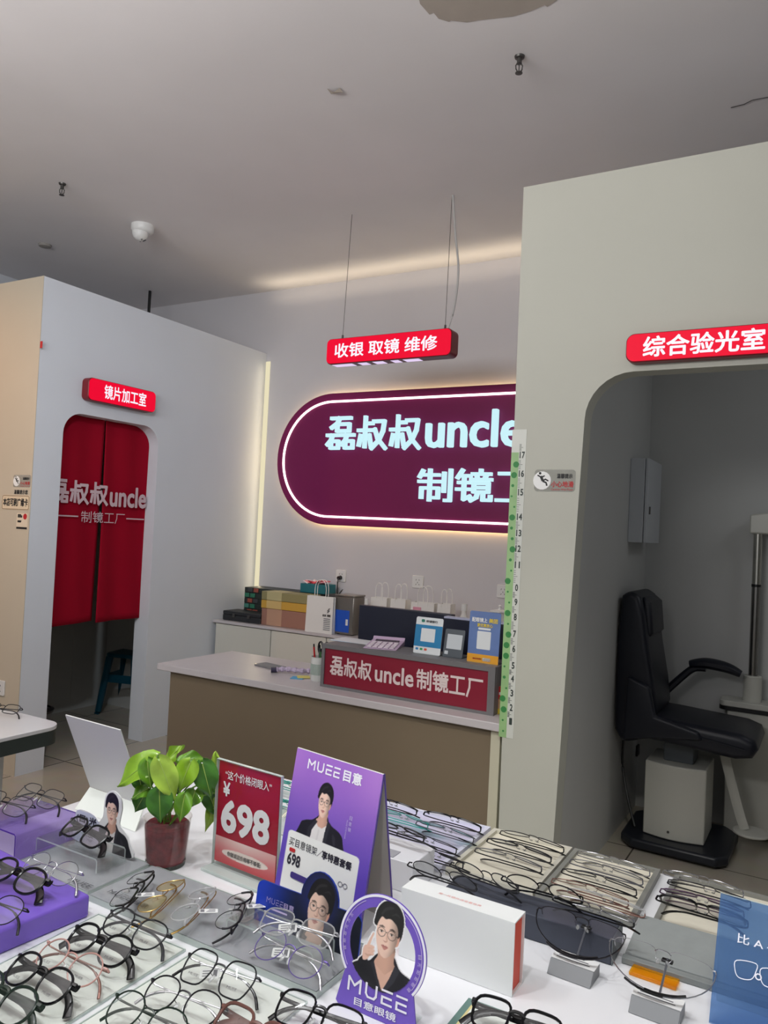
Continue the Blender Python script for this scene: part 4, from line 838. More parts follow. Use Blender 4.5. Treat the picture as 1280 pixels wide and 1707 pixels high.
tx('目', .146, ph*.66, .006, .0065, INKP, .01); tx('意', .146, ph*.625, .0062, .0065, INKP, .01); tx('镜', .146, ph*.59, .0065, .0065, INKP, .01); tx('MUEE EYEWEAR', .1405, ph*.655, .03, .003, INKP, .0, rot=math.pi/2)
tx('买目意镜架／', .018, .094, .082, .0135, INKD, .0); tx('享特惠套餐', .098, .0935, .068, .0135, INKD, .035)
tx('698', .02, .063, .032, .0195, INKD, .03); b = B(); b.prism(rr(.022, .036, .0845, .0905, .002), XZ, -.0013, -.0018, M=M); b.build('price_tab', REDI, t, smooth=False)
b = B(); b.prism(rr(.034, .075, .044, .054, .0035), XZ, -.0013, -.0018, M=M); b.build('purple_tab', mat('tab_ink', (60, 44, 120), .5), t, smooth=False); tx('MUEE', .04, .0465, .028, .005, INKW, .0)
def gl_icon(x, z, s, m, t_=None, M_=M):
    b = B()
    for sx in (-1, 1): b.tube([(x+sx*s*.6+s*.5*math.cos(k*.45), -.0015, z+s*.42*math.sin(k*.45)) for k in range(14)], s*.06, .0003, n=4, closed=True, up=(0, 1, 0))
    b.tube([(x-s*.1, -.0015, z+s*.1), (x+s*.1, -.0015, z+s*.1)], s*.06, .0003, n=4, up=(0, 1, 0)); o = b.build('glasses_emblem', m, t_ or t); o.data.transform(M_)
gl_icon(.153, .068, .009, mat('ink_mid', (110, 108, 116), .5))
# red price card in a clear stand
t = thing('price_stand', 'red 698 price card in a clear acrylic stand beside the plant', 'price card', (-.99, 1.142, TZ), math.radians(-4))
ACR = glassy('acrylic_clear', (247, 249, 248), .9, .03, .025); COV = glassy('cover_clear', (252, 253, 252), .35, .05); PANE = glassy('pane_clear', (252, 252, 252), .3, .03); ACE = glassy('acrylic_edge', (224, 234, 230), 1, .1, .5, (232, 240, 236)); rw, rh = .152, .186; z0 = .014
rd_ = mat('card_red', (168, 26, 48), .28); B().box(0, rw, -.001, .001, z0, z0+rh).build('card', rd_, t, smooth=False)
def band(X, Y): k = sm(.0, .05, Y-z0)[..., None]; e = (np.abs(X-rw/2)/(rw/2))[..., None]*.5; c = np.array((204, 70, 76), float)*(1-k)+np.array((238, 214, 204), float)*k; return c*(1-e*.6)+np.array((206, 84, 88), float)*e*.6
Pb = Print(0, rw, z0, z0+.048, .0014, band); Pb.fill([(rw/2+.058*math.cos(k*.3), z0+.021+.0095*math.sin(k*.3)) for k in range(21)], (240, 226, 214), smooth=False); Pb.build('bottom_band', t, lift=.0016)
I = Matrix.Identity(4)
def txr(s, x, z, w, h, m, bold): o = text(s, m, t, (x, -.0016, z), (1, 0, 0), (0, 0, 1), w, h, bold=bold, lift=.0008); return o
txr('“这个价格闭眼入”', .018, z0+.156, .116, .017, WHI, .014); txr('¥', .014, z0+.124, .018, .027, WHI, .03); txr('698', .012, z0+.058, .122, .062, WHI, .04); txr('你就说这价格够不够低!', .033, z0+.0165, .084, .009, BKI, .015)
B().box(-.004, rw+.004, -.0042, -.0026, .006, z0+rh+.003).build('front_pane', PANE, t, smooth=False); B().box(-.004, rw+.004, .0012, .0028, .006, z0+rh+.003).build('rear_pane', PANE, t, smooth=False)
B().box(-.008, rw+.008, -.028, .04, .0005, .006).build('foot', ACE, t, bevel=.001)
b = B(); b.box(-.0046, -.004, -.0043, .0029, .006, z0+rh+.003); b.box(rw+.004, rw+.0046, -.0043, .0029, .006, z0+rh+.003); b.box(-.0046, rw+.0046, -.0043, .0029, z0+rh+.003, z0+rh+.0036); b.build('edge_trim', ACE, t, smooth=False)
# grey display boards, clear risers, purple risers
def felt(n, c): return mat(n, c, .75, var=.05, vscale=40, bump=.1, bscale=500)
GBRD = felt('board_grey', (160, 160, 166))
def board(label, x0, x1, y0, y1, m, hz=.010, z=TZ, words=None, edge=ACE, name='display_board', grp='display boards', rz=0.0):
    t = thing(name, label, 'display board', ((x0+x1)/2, (y0+y1)/2, z), rz, grp); w, h = (x1-x0)/2, (y1-y0)/2
    B().box(-w+.003, w-.003, -h+.003, h-.003, .0008, hz-.0028).build('insert', m, t, smooth=False); B().box(-w, w, -h, h, hz-.0024, hz).build('clear_cover', COV, t, smooth=False)
    b = B(); fr_ = [[(-w+.0012, -h+.0012), (-w+.0012, h-.0012), (w-.0012, h-.0012), (w-.0012, -h+.0012)]]; b.prism([(-w, -h), (w, -h), (w, h), (-w, h)], XY, .0004, hz-.0026, holes=fr_); b.build('clear_edge', edge, t, smooth=False)
    return t
GZ = TZ+.012
tb = board('grey board under clear cover, left of the pair, carrying the clear bridge and moonlight card', -1.28, -1.079, .925, 1.068, GBRD, .012)
text('MUEE', mat('board_ink', (70, 70, 76), .6), tb, (.04, -.066, .0124), (1, 0, 0), (0, 1, 0), .055, .012, bold=.0, lift=.0002)
tb = board('long grey board under clear cover, carrying four frames set sideways', -1.074, -.594, .915, 1.062, GBRD, .012, rz=math.radians(-1.0))
muee(mat('board_ink', (70, 70, 76), .6), tb, (-.215, -.052, .0122), (1, 0, 0), (0, 1, 0), .055, .012, lift=.0002); text('目意', mat('board_ink', (70, 70, 76), .6), tb, (-.152, -.053, .0122), (1, 0, 0), (0, 1, 0), .03, .0125, bold=.01, lift=.0002)
def bridge(label, x0, x1, y0, y1, ztop, m, me_, zb=TZ, name='display_riser', th=.003, axis='x', rz=0.0):
    """sheet bent into a low table: top and two legs"""
    t = thing(name, label, 'display riser', ((x0+x1)/2, (y0+y1)/2, zb), rz, 'bent sheet risers'); w, h, H = (x1-x0)/2, (y1-y0)/2, ztop-zb
    if axis == 'x':
        pr = [(-w, .0005), (-w, H-.004), (-w+.004, H), (w-.004, H), (w, H-.004), (w, .0005), (w-th, .0005), (w-th, H-.005), (w-.005, H-th), (-w+.005, H-th), (-w+th, H-.005), (-w+th, .0005)]
        b = B(); tri = [tuple(q) for q in tessellate_polygon([[Vector((a, c, 0)) for a, c in pr]])]; n = len(pr)
        b.add([(a, -h, c) for a, c in pr]+[(a, h, c) for a, c in pr], [(i, (i+1) % n, n+(i+1) % n, n+i) for i in range(n)]); b.build('bent_sheet', m, t, ang=.9)
        e = B(); e.add([(a, -h-.0004, c) for a, c in pr]+[(a, h+.0004, c) for a, c in pr], tri+[tuple(i+n for i in reversed(q)) for q in tri]); e.build('polished_edge', me_, t, smooth=False)
    return t
PACR = glassy('acrylic_purple', (224, 214, 242), .8, .04, .24, (156, 134, 204)); PACE = glassy('acrylic_purple_edge', (110, 80, 170), 1, .1, .7, (104, 72, 170))
bridge('translucent purple bridge riser at the left edge of the front table', -1.455, -1.287, .932, 1.068, TZ+.056, PACR, PACE)
bridge('low clear bridge riser holding one thick black frame before the moonlight card', -1.288, -1.118, .976, 1.04, GZ+.026, ACR, ACE, GZ)
bridge('clear bridge riser before the blue card, under colourless frames', -.80, -.63, .955, 1.008, GZ+.022, ACR, ACE, GZ, rz=math.radians(-2))
bridge('clear bridge riser behind the plant and the red price card', -1.02, -.86, 1.24, 1.36, TZ+.05, ACR, ACE)
PBL = mat('block_purple', (122, 92, 200), .4, coat=.2, var=.04, vscale=20)
t = thing('display_block', 'solid purple display block at the lower left, under thick black frames', 'display block', (-1.025, .884, TZ), math.radians(-5))
B().box(-.40, 0, -.30, 0, .0005, .036).build('block', PBL, t, bevel=.004)
# white paper boards
PAPB = mat('board_paper', (230, 231, 226), .6)
board('white board under clear cover holding round black and pink frames', -1.012, -.822, .30, .897, PAPB, .006, rz=math.radians(.8), name='display_board')
board('white board under clear cover holding a hexagonal black frame, right of another', -.812, -.60, .30, .897, PAPB, .006)
t = thing('display_sheet', 'pale sheet with green and yellow border at the bottom edge', 'sheet', (-.42, 1.03, TZ))
B().box(0, .24, -.3, 0, .0004, .004).build('green_card', mat('sheet_green', (96, 128, 120), .5), t, smooth=False); B().box(.01, .23, -.29, -.006, .0042, .0048).build('yellow_border', mat('sheet_yellow', (214, 200, 140), .5), t, smooth=False); B().box(.014, .226, -.286, -.0095, .005, .0055).build('paper', mat('sheet_paper', (226, 230, 222), .5), t, smooth=False)
# trays of the far side
def tray(label, x0, x1, y0, y1, paper, rim):
    t = thing('display_tray', label, 'tray', ((x0+x1)/2, (y0+y1)/2, TZ), 0, 'paper lined trays along the back edge'); w, h = (x1-x0)/2, (y1-y0)/2
    B().box(-w+.004, w-.004, -h+.004, h-.004, .0005, .006).build('paper_liner', paper, t, smooth=False)
    b = B(); b.prism([(-w, -h), (w, -h), (w, h), (-w, h)], XY, .0004, .013, holes=[[(-w+.009, -h+.009), (-w+.009, h-.009), (w-.009, h-.009), (w-.009, -h+.009)]]); b.build('rim', rim, t, smooth=False); return t
CRP = mat('liner_cream', (214, 208, 190), .6); LLP = mat('liner_lilac', (196, 192, 214), .6); TRM = mat('tray_grey', (126, 126, 120), .5); TRL = mat('tray_lilac', (206, 206, 220), .5)
tray('lilac lined tray behind the purple poster', -.96, -.628, 1.375, 1.622, LLP, TRL)
tray('cream lined tray between the lilac one and the grey rimmed one', -.62, -.447, 1.375, 1.622, CRP, mat('tray_cream', (196, 192, 178), .5))
tray('cream lined tray with a grey rim, before the exam room opening', -.442, -.272, 1.375, 1.622, CRP, TRM)
tray('cream lined tray partly behind the blue sheet', -.244, .12, 1.375, 1.622, CRP, TRM)
DKB2 = felt('block_slate', (62, 66, 78)); 
t = thing('display_block', 'long slate block behind the white and red box', 'display block', (-.417, 1.27, TZ)); B().box(-.143, .143, -.033, .033, .0005, .041).build('block', DKB2, t, bevel=.002); B().box(.1432, .1445, -.033, .033, .0005, .041).build('end_cap', mat('slate_end', (104, 110, 112), .6), t, smooth=False)
t = thing('display_block', 'low sloping grey block beside the blue sheet', 'display block', (-.25, 1.28, TZ))
B().prism([(-.012, .0005), (.10, .0005), (.10, .026), (-.012, .012)], lambda a, b_, d: (d, a, b_), -.01, .38).build('wedge', felt('block_grey', (138, 142, 140)), t, bevel=.001); B().box(-.012, .385, -.026, -.0125, .0005, .01).build('front_step', felt('block_grey2', (126, 130, 128)), t, bevel=.001)
t = thing('display_block', 'white block with a grey pad behind the purple poster', 'display block', (-.695, 1.305, TZ)); B().box(-.075, .063, -.045, .045, .0005, .055).build('block', mat('block_white', (226, 226, 230), .35), t, bevel=.0015); B().box(-.06, .02, -.042, -.012, .0552, .0562).build('pad', GBRD, t, smooth=False)
# white and red carton
t = thing('product_box', 'white upright carton with a red right end, centre of the table', 'box', (-.556, 1.074, TZ), math.radians(-.8)); bw, bd, bh = .184, .042, .104
BXW = mat('carton_white', (232, 234, 232), .35); ORD = mat('carton_red', (222, 78, 52), .5)
B().box(0, bw, 0, .002, .0005, bh).build('front_cover', BXW, t, smooth=False); B().box(0, bw, bd-.002, bd, .0005, bh).build('back_cover', BXW, t, smooth=False); B().box(0, bw, .0021, bd-.0021, bh-.002, bh).build('spine', BXW, t, smooth=False)
B().box(.003, bw-.004, .0025, bd-.0025, .002, bh-.003).build('red_tray', ORD, t, smooth=False); B().box(.0, bw, .0021, bd-.0021, .0005, .0018).build('bottom_flap', BXW, t, smooth=False)
text('用一片镜片改变看世界', mat('ink_salmon', (232, 160, 154), .6), t, (.055, .014, bh), (1, 0, 0), (0, 1, 0), .070, .006, bold=.0, lift=.0004)
# open white booklet box at the left edge
t = thing('booklet_box', 'open white folding card standing at the left table edge behind the moonlight card', 'folding card', (-1.432, 1.179, TZ), math.radians(-3))
B().add([(0, 0, .0008), (.20, 0, .0008), (.182, .036, .04), (0, .036, .04), (0, .002, .0004), (.20, .002, .0004), (.182, .0385, .038), (0, .0385, .038)], [(0, 1, 2, 3), (7, 6, 5, 4), (0, 4, 5, 1), (1, 5, 6, 2), (3, 2, 6, 7), (0, 3, 7, 4)]).build('lower_panel', mat('booklet_bright', (236, 240, 232), .4), t, smooth=False)
B().add([(0, .0365, .0405), (.182, .0365, .0405), (.182, -.038, .214), (0, -.038, .214), (0, .039, .041), (.182, .039, .041), (.182, -.0355, .215), (0, -.0355, .215)], [(0, 1, 2, 3), (7, 6, 5, 4), (0, 4, 5, 1), (1, 5, 6, 2), (3, 2, 6, 7), (0, 3, 7, 4)]).build('upper_panel', WBODY, t, smooth=False)
# moonlight card
t = thing('portrait_card', 'cut-out card of a man in a black jacket with a small speech bubble', 'standing card', (-1.29, 1.052, GZ))
s = .0232; cxm, cym = .118, .076
outl = [(-.06, -.9), (-.2, -1.2)]
P = Print(.0, .205, .0005, .128, .001, (238, 238, 236)); man(P, cxm, cym, s, .05, 'jacket', -3.5)
edge = spl([(.012, .001), (.014, .036), (.02, .058), (.045, .062), (.07, .058), (.082, .05), (.089, .056), (.094, .066), (.095, .09), (.101, .108), (.118, .116), (.138, .108), (.144, .09), (.141, .07), (.14, .057), (.154, .047), (.165, .036), (.172, .001)], 5)
P.fill(rr(.0, .085, -.02, .06, .01), (208, 212, 230), smooth=False)
P.build('printed_face', t, keep=lambda X, Y: inside(edge, X, Y))
b = B(); tri = [tuple(q) for q in tessellate_polygon([[Vector((a, c, 0)) for a, c in edge]])]; n = len(edge); b.add([(a, -.0003, c) for a, c in edge]+[(a, .002, c) for a, c in edge], tri+[tuple(i+n for i in reversed(q)) for q in tri]+[(i, (i+1) % n, n+(i+1) % n, n+i) for i in range(n)]); b.build('card', WCARD, t, smooth=False)
text('(目)光', INKD, t, (.02, -.0008, .036), (1, 0, 0), (0, 0, 1), .058, .018, bold=.03); text('所及', INKD, t, (.04, -.0008, .014), (1, 0, 0), (0, 0, 1), .03, .014, bold=.03)
# blue card
t = thing('portrait_card', 'glossy blue card with a man leaning out of its top edge', 'standing card', (-.795, 1.019, GZ-.006), math.radians(-2.5)); lean = .12; M = Matrix.Rotation(-lean, 4, 'X')
cw, ch = .205, .066
def bl(X, Y): k = sm(.0, .11, X)[..., None]; return np.array((20, 60, 190), float)*(1-k)+np.array((12, 16, 34), float)*k
P = Print(0, cw, .0005, .128, .001, bl)
hd = lambda X, Y: ((X-.124)**2/.036**2+(Y-.066)**2/.042**2) < 1
g = np.clip(1.15-np.hypot((P.X-.124)/.04, (P.Y-.068)/.046), 0, 1)[..., None]; P.img = P.img*(1-g*.6)+np.array((40, 60, 200), float)*g*.6
man(P, .120, .052, .0315, -.16, 'jacket', -2.6)
base = rr(0, cw, -.01, ch, .012)
P.build('printed_face', t, keep=lambda X, Y: inside(base, X, Y) | hd(X, Y), M=M)
b = B(); b.prism(base[:0]+[(0, 0)]+[(cw, 0)]+rr(0, cw, -.01, ch, .012)[:7]+rr(0, cw, -.01, ch, .012)[7:14], XZ, -.0002, .002, M=M); b.prism([(.124+.0365*math.cos(k*.25), .066+.0425*math.sin(k*.25)) for k in range(25)], XZ, -.0001, .0021, M=M); b.build('card', mat('card_back_blue', (30, 60, 160), .3), t, smooth=False)
B().box(.02, cw-.02, .002, .03, .0004, .003).build('foot', WCARD, t, smooth=False)
mue(.022, .036, .034, .0085, INKP, .05, M, t); tx('目意', .058, .0355, .02, .009, INKP, .01, M, t); o = B().box(.034, .066, -.0012, -.0008, .027, .0295).build('line_print', INKP, t, smooth=False); o.data.transform(M)
# round purple card
c0 = py(632, 1570, .922); zc = c0.z-TZ-.012; R = .0685; ri = .052
t = thing('portrait_card', 'purple card with a ring round a man raising a finger, at the front', 'standing card', (c0.x, .92, TZ), math.radians(-2)); lean = .1; M = Matrix.Rotation(-lean, 4, 'X')
def circ(r, n, a0=0, a1=2*math.pi, cx=0, cz=0, end=False): return [(cx+r*math.cos(a0+(a1-a0)*k/(n if not end else n-1)), cz+r*math.sin(a0+(a1-a0)*k/(n if not end else n-1))) for k in range(n)]
a0 = math.radians(-38); outer = circ(R, 60, a0, math.pi*2-math.pi-a0, 0, zc, True)
body = outer+[(-.064, .004), (-.060, .0005), (.060, .0005), (.063, .004)]
hole = circ(ri, 48, 0, -2*math.pi, 0, zc)
B().prism(body, XZ, -.0002, .0022, holes=[hole], M=M).build('card', PUR, t, smooth=False)
B().tube([(x, -.0004, z) for x, z in circ(R-.002, 60, a0, math.pi-a0, 0, zc, True)], .0022, .0006, n=4, up=(0, 1, 0)).build('white_border', INKW, t).data.transform(M)
for sa, ea in ((-35, 60), (120, 215)): B().tube([(x, -.0006, z) for x, z in circ(R-.0065, 24, math.radians(sa), math.radians(ea), 0, zc, True)], .0006, .0004, n=4, up=(0, 1, 0)).build('thin_line', INKP, t).data.transform(M)
for sgn, word in ((1, '目光如炬'), (-1, '东方光感')):
    for k, chh in enumerate(word+'眼镜'):
        an = math.radians(8-9*k) if sgn > 0 else math.radians(150+9*k)
        x, z = (R+ri)/2*math.cos(an)*.985, zc+(R+ri)/2*math.sin(an)*.985; o = text(chh, INKP, t, (-.0026, 0, -.0026), (1, 0, 0), (0, 0, 1), .0052, .0052, bold=.01, lift=.0012)
        o.data.transform(M @ Matrix.Translation((x, 0, z)) @ Matrix.Rotation(-(an-math.pi/2)*(1 if sgn > 0 else 1), 4, 'Y'))
P = Print(-.056, .056, zc-.062, zc+.068, .0009, (240, 238, 238)); man(P, .006, zc+.020, .0285, -.05, 'hand', -3.2)
def keepm(X, Y):
    # the figure with a white margin round it
    c = P.cov > .4; o = c.copy()
    for dx in range(-3, 4):
        for dy in range(-3, 4):
            if dx*dx+dy*dy <= 8: o |= np.roll(np.roll(c, dx, 1), dy, 0)
    o[-5:] = False; low = (Y < zc) & (np.hypot(X, Y-zc) > ri+.001); return o & ~low
P.build('printed_figure', t, keep=keepm, lift=.0012, M=M)
mue(-.047, .0225, .094, .0195, INKW, .085, M, t); tx('目意眼镜', -.034, .0075, .066, .0105, INKW, .02, M, t)
B().box(-.05, .05, .003, .04, .0004, .0025).build('foot', ACR, t, smooth=False)
# blue acrylic sheet at the right edge
t = thing('acrylic_sign', 'blue translucent sheet with white writing at the right edge', 'sign', (-.126, 1.172, TZ), math.radians(-2)); lean = math.atan(.062/.148); M = Matrix.Rotation(-lean, 4, 'X')
BAC = glassy('acrylic_blue', (188, 210, 236), .9, .03, .22, (104, 146, 200)); B().box(0, .21, 0, .003, .0005, .165, M=M).build('sheet', BAC, t, smooth=False); B().box(-.0008, .21, -.0001, .0031, .1652, .1662, M=M).build('polished_edge', ACE, t, smooth=False)
tx('比 A 4', .0265, .108, .046, .0125, INKW, .01, M, t)
b = B()
for k in range(2):
    pl = [(x+.04+k*.032, z+.077) for x, z in [(-.012, .009), (.012, .012), (.0125, .002), (.007, -.009), (-.008, -.011), (-.0135, -.002)]]; pl = [tuple(p) for p in spl(pl, 4)]; b.tube([(x, -.0012, z) for x, z in pl], .0008, .0004, n=4, closed=True, up=(0, 1, 0))
b.tube(circ_ := [(.056+.0035*math.cos(q*.6), -.0012, .074+.0035*math.sin(q*.6)) for q in range(11)], .0012, .0004, n=4, closed=True, up=(0, 1, 0)); o = b.build('glasses_emblem', INKW, t); o.data.transform(M)
B().box(.0, .21, .062, .066, .0005, .14).build('rear_support', ACR, t, smooth=False)
# ------------------------------------------------------------------ pothos
pc = Vector((-1.073, 1.098, TZ))
t = thing('potted_pothos', 'green pothos in a clear cup of red soil between the cards', 'plant', pc)
CUPG = glassy('cup_clear', (250, 248, 246), .8, .04, .015); RSO = mat('red_soil', (124, 44, 50), .8, var=.4, vscale=60, bump=.5, bscale=200)
B().lathe([(.036, .0005), (.0375, .01), (.044, .088), (.0455, .089), (.0435, .09), (.036, .012)], 32, cap1=False).build('cup', CUPG, t); B().lathe([(.034, .004), (.0355, .012), (.0418, .074), (.038, .078), (.01, .08)], 28).build('soil', RSO, t); B().lathe([(.0362, .0006), (.0372, .008)], 28, cap0=False, cap1=False).build('dark_base_ring', mat('cup_base', (40, 50, 40), .4), t)
LF = []
for k, c in enumerate(((132, 172, 40), (98, 146, 36), (62, 116, 32), (156, 188, 66))):
    m = mat('leaf%d' % k, c, .35, coat=.15, var=.22, vscale=30); m.node_tree.nodes['Principled BSDF'].inputs['Subsurface Weight'].default_value = .0; LF.append(m)
VEIN = mat('leaf_vein', (170, 196, 96), .4)
STM = mat('stem_green', (110, 150, 50), .5)
def leaf(b0, tip, width, nrm, mi, fold=.25, droop=.0):
    """heart-shaped leaf from the stalk point to the tip"""
    b0, tip, nrm = Vector(b0), Vector(tip), Vector(nrm); ax = tip-b0; L = ax.length; ax.normalize(); sd = ax.cross(nrm).normalized(); nn = sd.cross(ax).normalized()
    b = B(); nu, nv = 12, 6; vs = []; fs = []
    for i in range(nu+1):
        u = i/nu; w = (math.sin(math.pi*min(1, u**.6))**.85)*(1-.3*u**3)*1.1 if 0 < u < 1 else (.0 if u == 1 else .18)
        for j in range(-nv, nv+1):
            v = j/nv; back = -.16*L*(abs(v)**1.5)*max(0, 1-u*3.2)
            p = b0+ax*(u*L+back)+sd*(v*w*width/2)+nn*(fold*abs(v)*w*width/2*(.8)-droop*L*u*u+.006*math.sin(u*9+v*3)*abs(v))
            vs.append(p)
    m = 2*nv+1
    for i in range(nu):
        for j in range(m-1): k = i*m+j; fs.append((k, k+1, k+m+1, k+m))
    b.add(vs, fs); o = b.build('leaf', LF[mi], t, ang=3)
    B().tube([vs[i*m+nv]+nn*.0006 for i in range(nu)], [.0009*(1-i/nu)+.0002 for i in range(nu)], n=4).build('vein', VEIN, o); return o
def lp(zx, zy, d):   # where a leaf sits: spots read off the photograph, d metres nearer the viewer than the cup's axis
    x, y = zx/3.2, 1180+zy/3.2; c = pc+Vector((0, 0, .1)); n = (CAM-c); n.z = 0; n.normalize(); q = ray(x, y); tt = ((c+n*d)-CAM).dot(n)/q.dot(n); return CAM+q*tt-pc
nv_ = (CAM-pc).normalized()
for zb, zt, w, d, mi, fold, droop, nz in (
 ((830, 270), (604, 400), .05, .02, 0, .3, .25, .6), ((850, 285), (940, 512), .042, .05, 3, .2, .05, .1), ((785, 285), (805, 440), .034, .04, 1, .2, .1, .2), ((850, 440), (855, 622), .044, .055, 2, .15, .1, 0),
 ((1015, 290), (948, 455), .040, .035, 0, .2, .1, .2), ((1080, 300), (1130, 490), .044, .03, 2, .2, .1, .1), ((900, 270), (975, 195), .026, .0, 0, .4, .1, .7), ((1150, 320), (1150, 232), .022, .0, 3, .4, 0, .4),
 ((985, 465), (958, 612), .030, .06, 1, .5, .0, .0), ((790, 430), (695, 480), .024, .03, 1, .3, .2, .4), ((1170, 450), (1090, 672), .026, .0, 3, .45, .1, .1), ((1100, 420), (1170, 600), .034, .0, 2, .2, .1, .1),
 ((780, 450), (715, 560), .034, .0, 2, .2, .1, .1), ((960, 280), (1110, 265), .03, -.02, 1, .3, .1, .7), ((1070, 330), (1200, 320), .032, -.05, 2, .3, .1, .6), ((800, 330), (770, 230), .03, -.02, 0, .3, .1, .6),
 ((1040, 440), (1010, 540), .034, .03, 1, .25, .1, .1), ((1140, 380), (1200, 450), .03, -.04, 1, .3, .1, .3), ((930, 330), (950, 470), .04, .0, 2, .2, .1, .2), ((740, 350), (760, 460), .03, -.01, 2, .2, .1, .3), ((900, 330), (850, 250), .03, -.03, 1, .2, .1, .7)):
    a, e_ = lp(zb[0], zb[1], d), lp(zt[0], zt[1], d+.005); leaf(a, e_, w, nv_+Vector((0, 0, nz)), mi, fold, droop)
    r0 = Vector((random.uniform(-.015, .015), random.uniform(-.015, .015), .076)); mid = (r0+a)/2+Vector((0, 0, .018)); B().tube(bez([r0, mid, a], 6), .0016, n=5).build('stem', STM, t)
# ------------------------------------------------------------------ eyeglasses
LENS = glassy('lens_clear', (244, 245, 244), .8, .02, .03); LENSD = glassy('lens_pink', (232, 216, 222), .8, .02, .06); LENST = glassy('lens_teal', (176, 222, 214), .8, .02, .2, (160, 214, 206)); LENSY = glassy('lens_amber', (244, 232, 196), .8, .02, .08, (232, 216, 160))
LENSM = glassy('lens_smoke', (196, 192, 206), .9, .02, .12, (170, 168, 186))
def fm(n, c, r=.3, me=0.0): return mat('frame_'+n, c, r, me, coat=.06 if not me else 0, spec=.35)
FR = {'black': fm('black', (12, 12, 14), .2), 'matte': fm('matte', (30, 30, 34), .4), 'wire': fm('wire', (38, 36, 40), .3, .4), 'silver': fm('silver', (176, 176, 180), .22, 1), 'gold': fm('gold', (196, 164, 104), .25, 1), 'rose': fm('rose', (140, 106, 96), .25, .6),
      'pink': fm('pink', (196, 150, 140), .3), 'lilac': fm('lilac', (110, 92, 160), .3, .3), 'clear': glassy('frame_clear', (226, 226, 226), 1, .05, .25), 'green': fm('green', (28, 44, 34), .25), 'brown': fm('brown', (110, 74, 66), .25), 'teal': fm('teal', (60, 150, 140), .3), 'purple': fm('purple', (70, 44, 70), .3), 'grey': fm('grey', (96, 96, 102), .3, .5)}
PADM = glassy('nose_pad', (226, 228, 226), 1, .1, .3); TAGM = mat('tag_white', (232, 232, 230), .5); TAGI = mat('tag_ink', (120, 120, 124), .6); GREYT = mat('lens_print', (90, 88, 90), .5)
def outline(shape, w, h, n=30):
    """lens edge round its middle; x grows away from the nose"""
    out = []
    if shape == 'hex': return [(x*w/2, z*h/2) for x, z in spl([(1, .3), (.66, .96), (-.1, 1.04), (-.82, .86), (-1, .1), (-.66, -.88), (.1, -1.04), (.74, -.84)], 4)]
    for k in range(n):
        a = 2*math.pi*k/n; c, s = math.cos(a), math.sin(a)
        e = {'round': 2.05, 'panto': 2.3, 'square': 3.4, 'rect': 3.6, 'aviator': 2.6, 'brow': 2.7, 'cat': 2.8}[shape]
        r = 1/((abs(c)**e+abs(s)**e)**(1/e)); x, z = w/2*r*c, h/2*r*s; v = z/(h/2)
        if shape in ('panto', 'brow', 'square', 'cat'): x *= 1+.07*v
        if shape == 'aviator': x *= 1+.1*v; z += -.06*h*(x/(w/2))*-1 if v < 0 else 0
        if shape == 'brow' or shape == 'cat': z += .05*h*(x/(w/2))*max(v, 0)
        out.append((x, z))
    return out
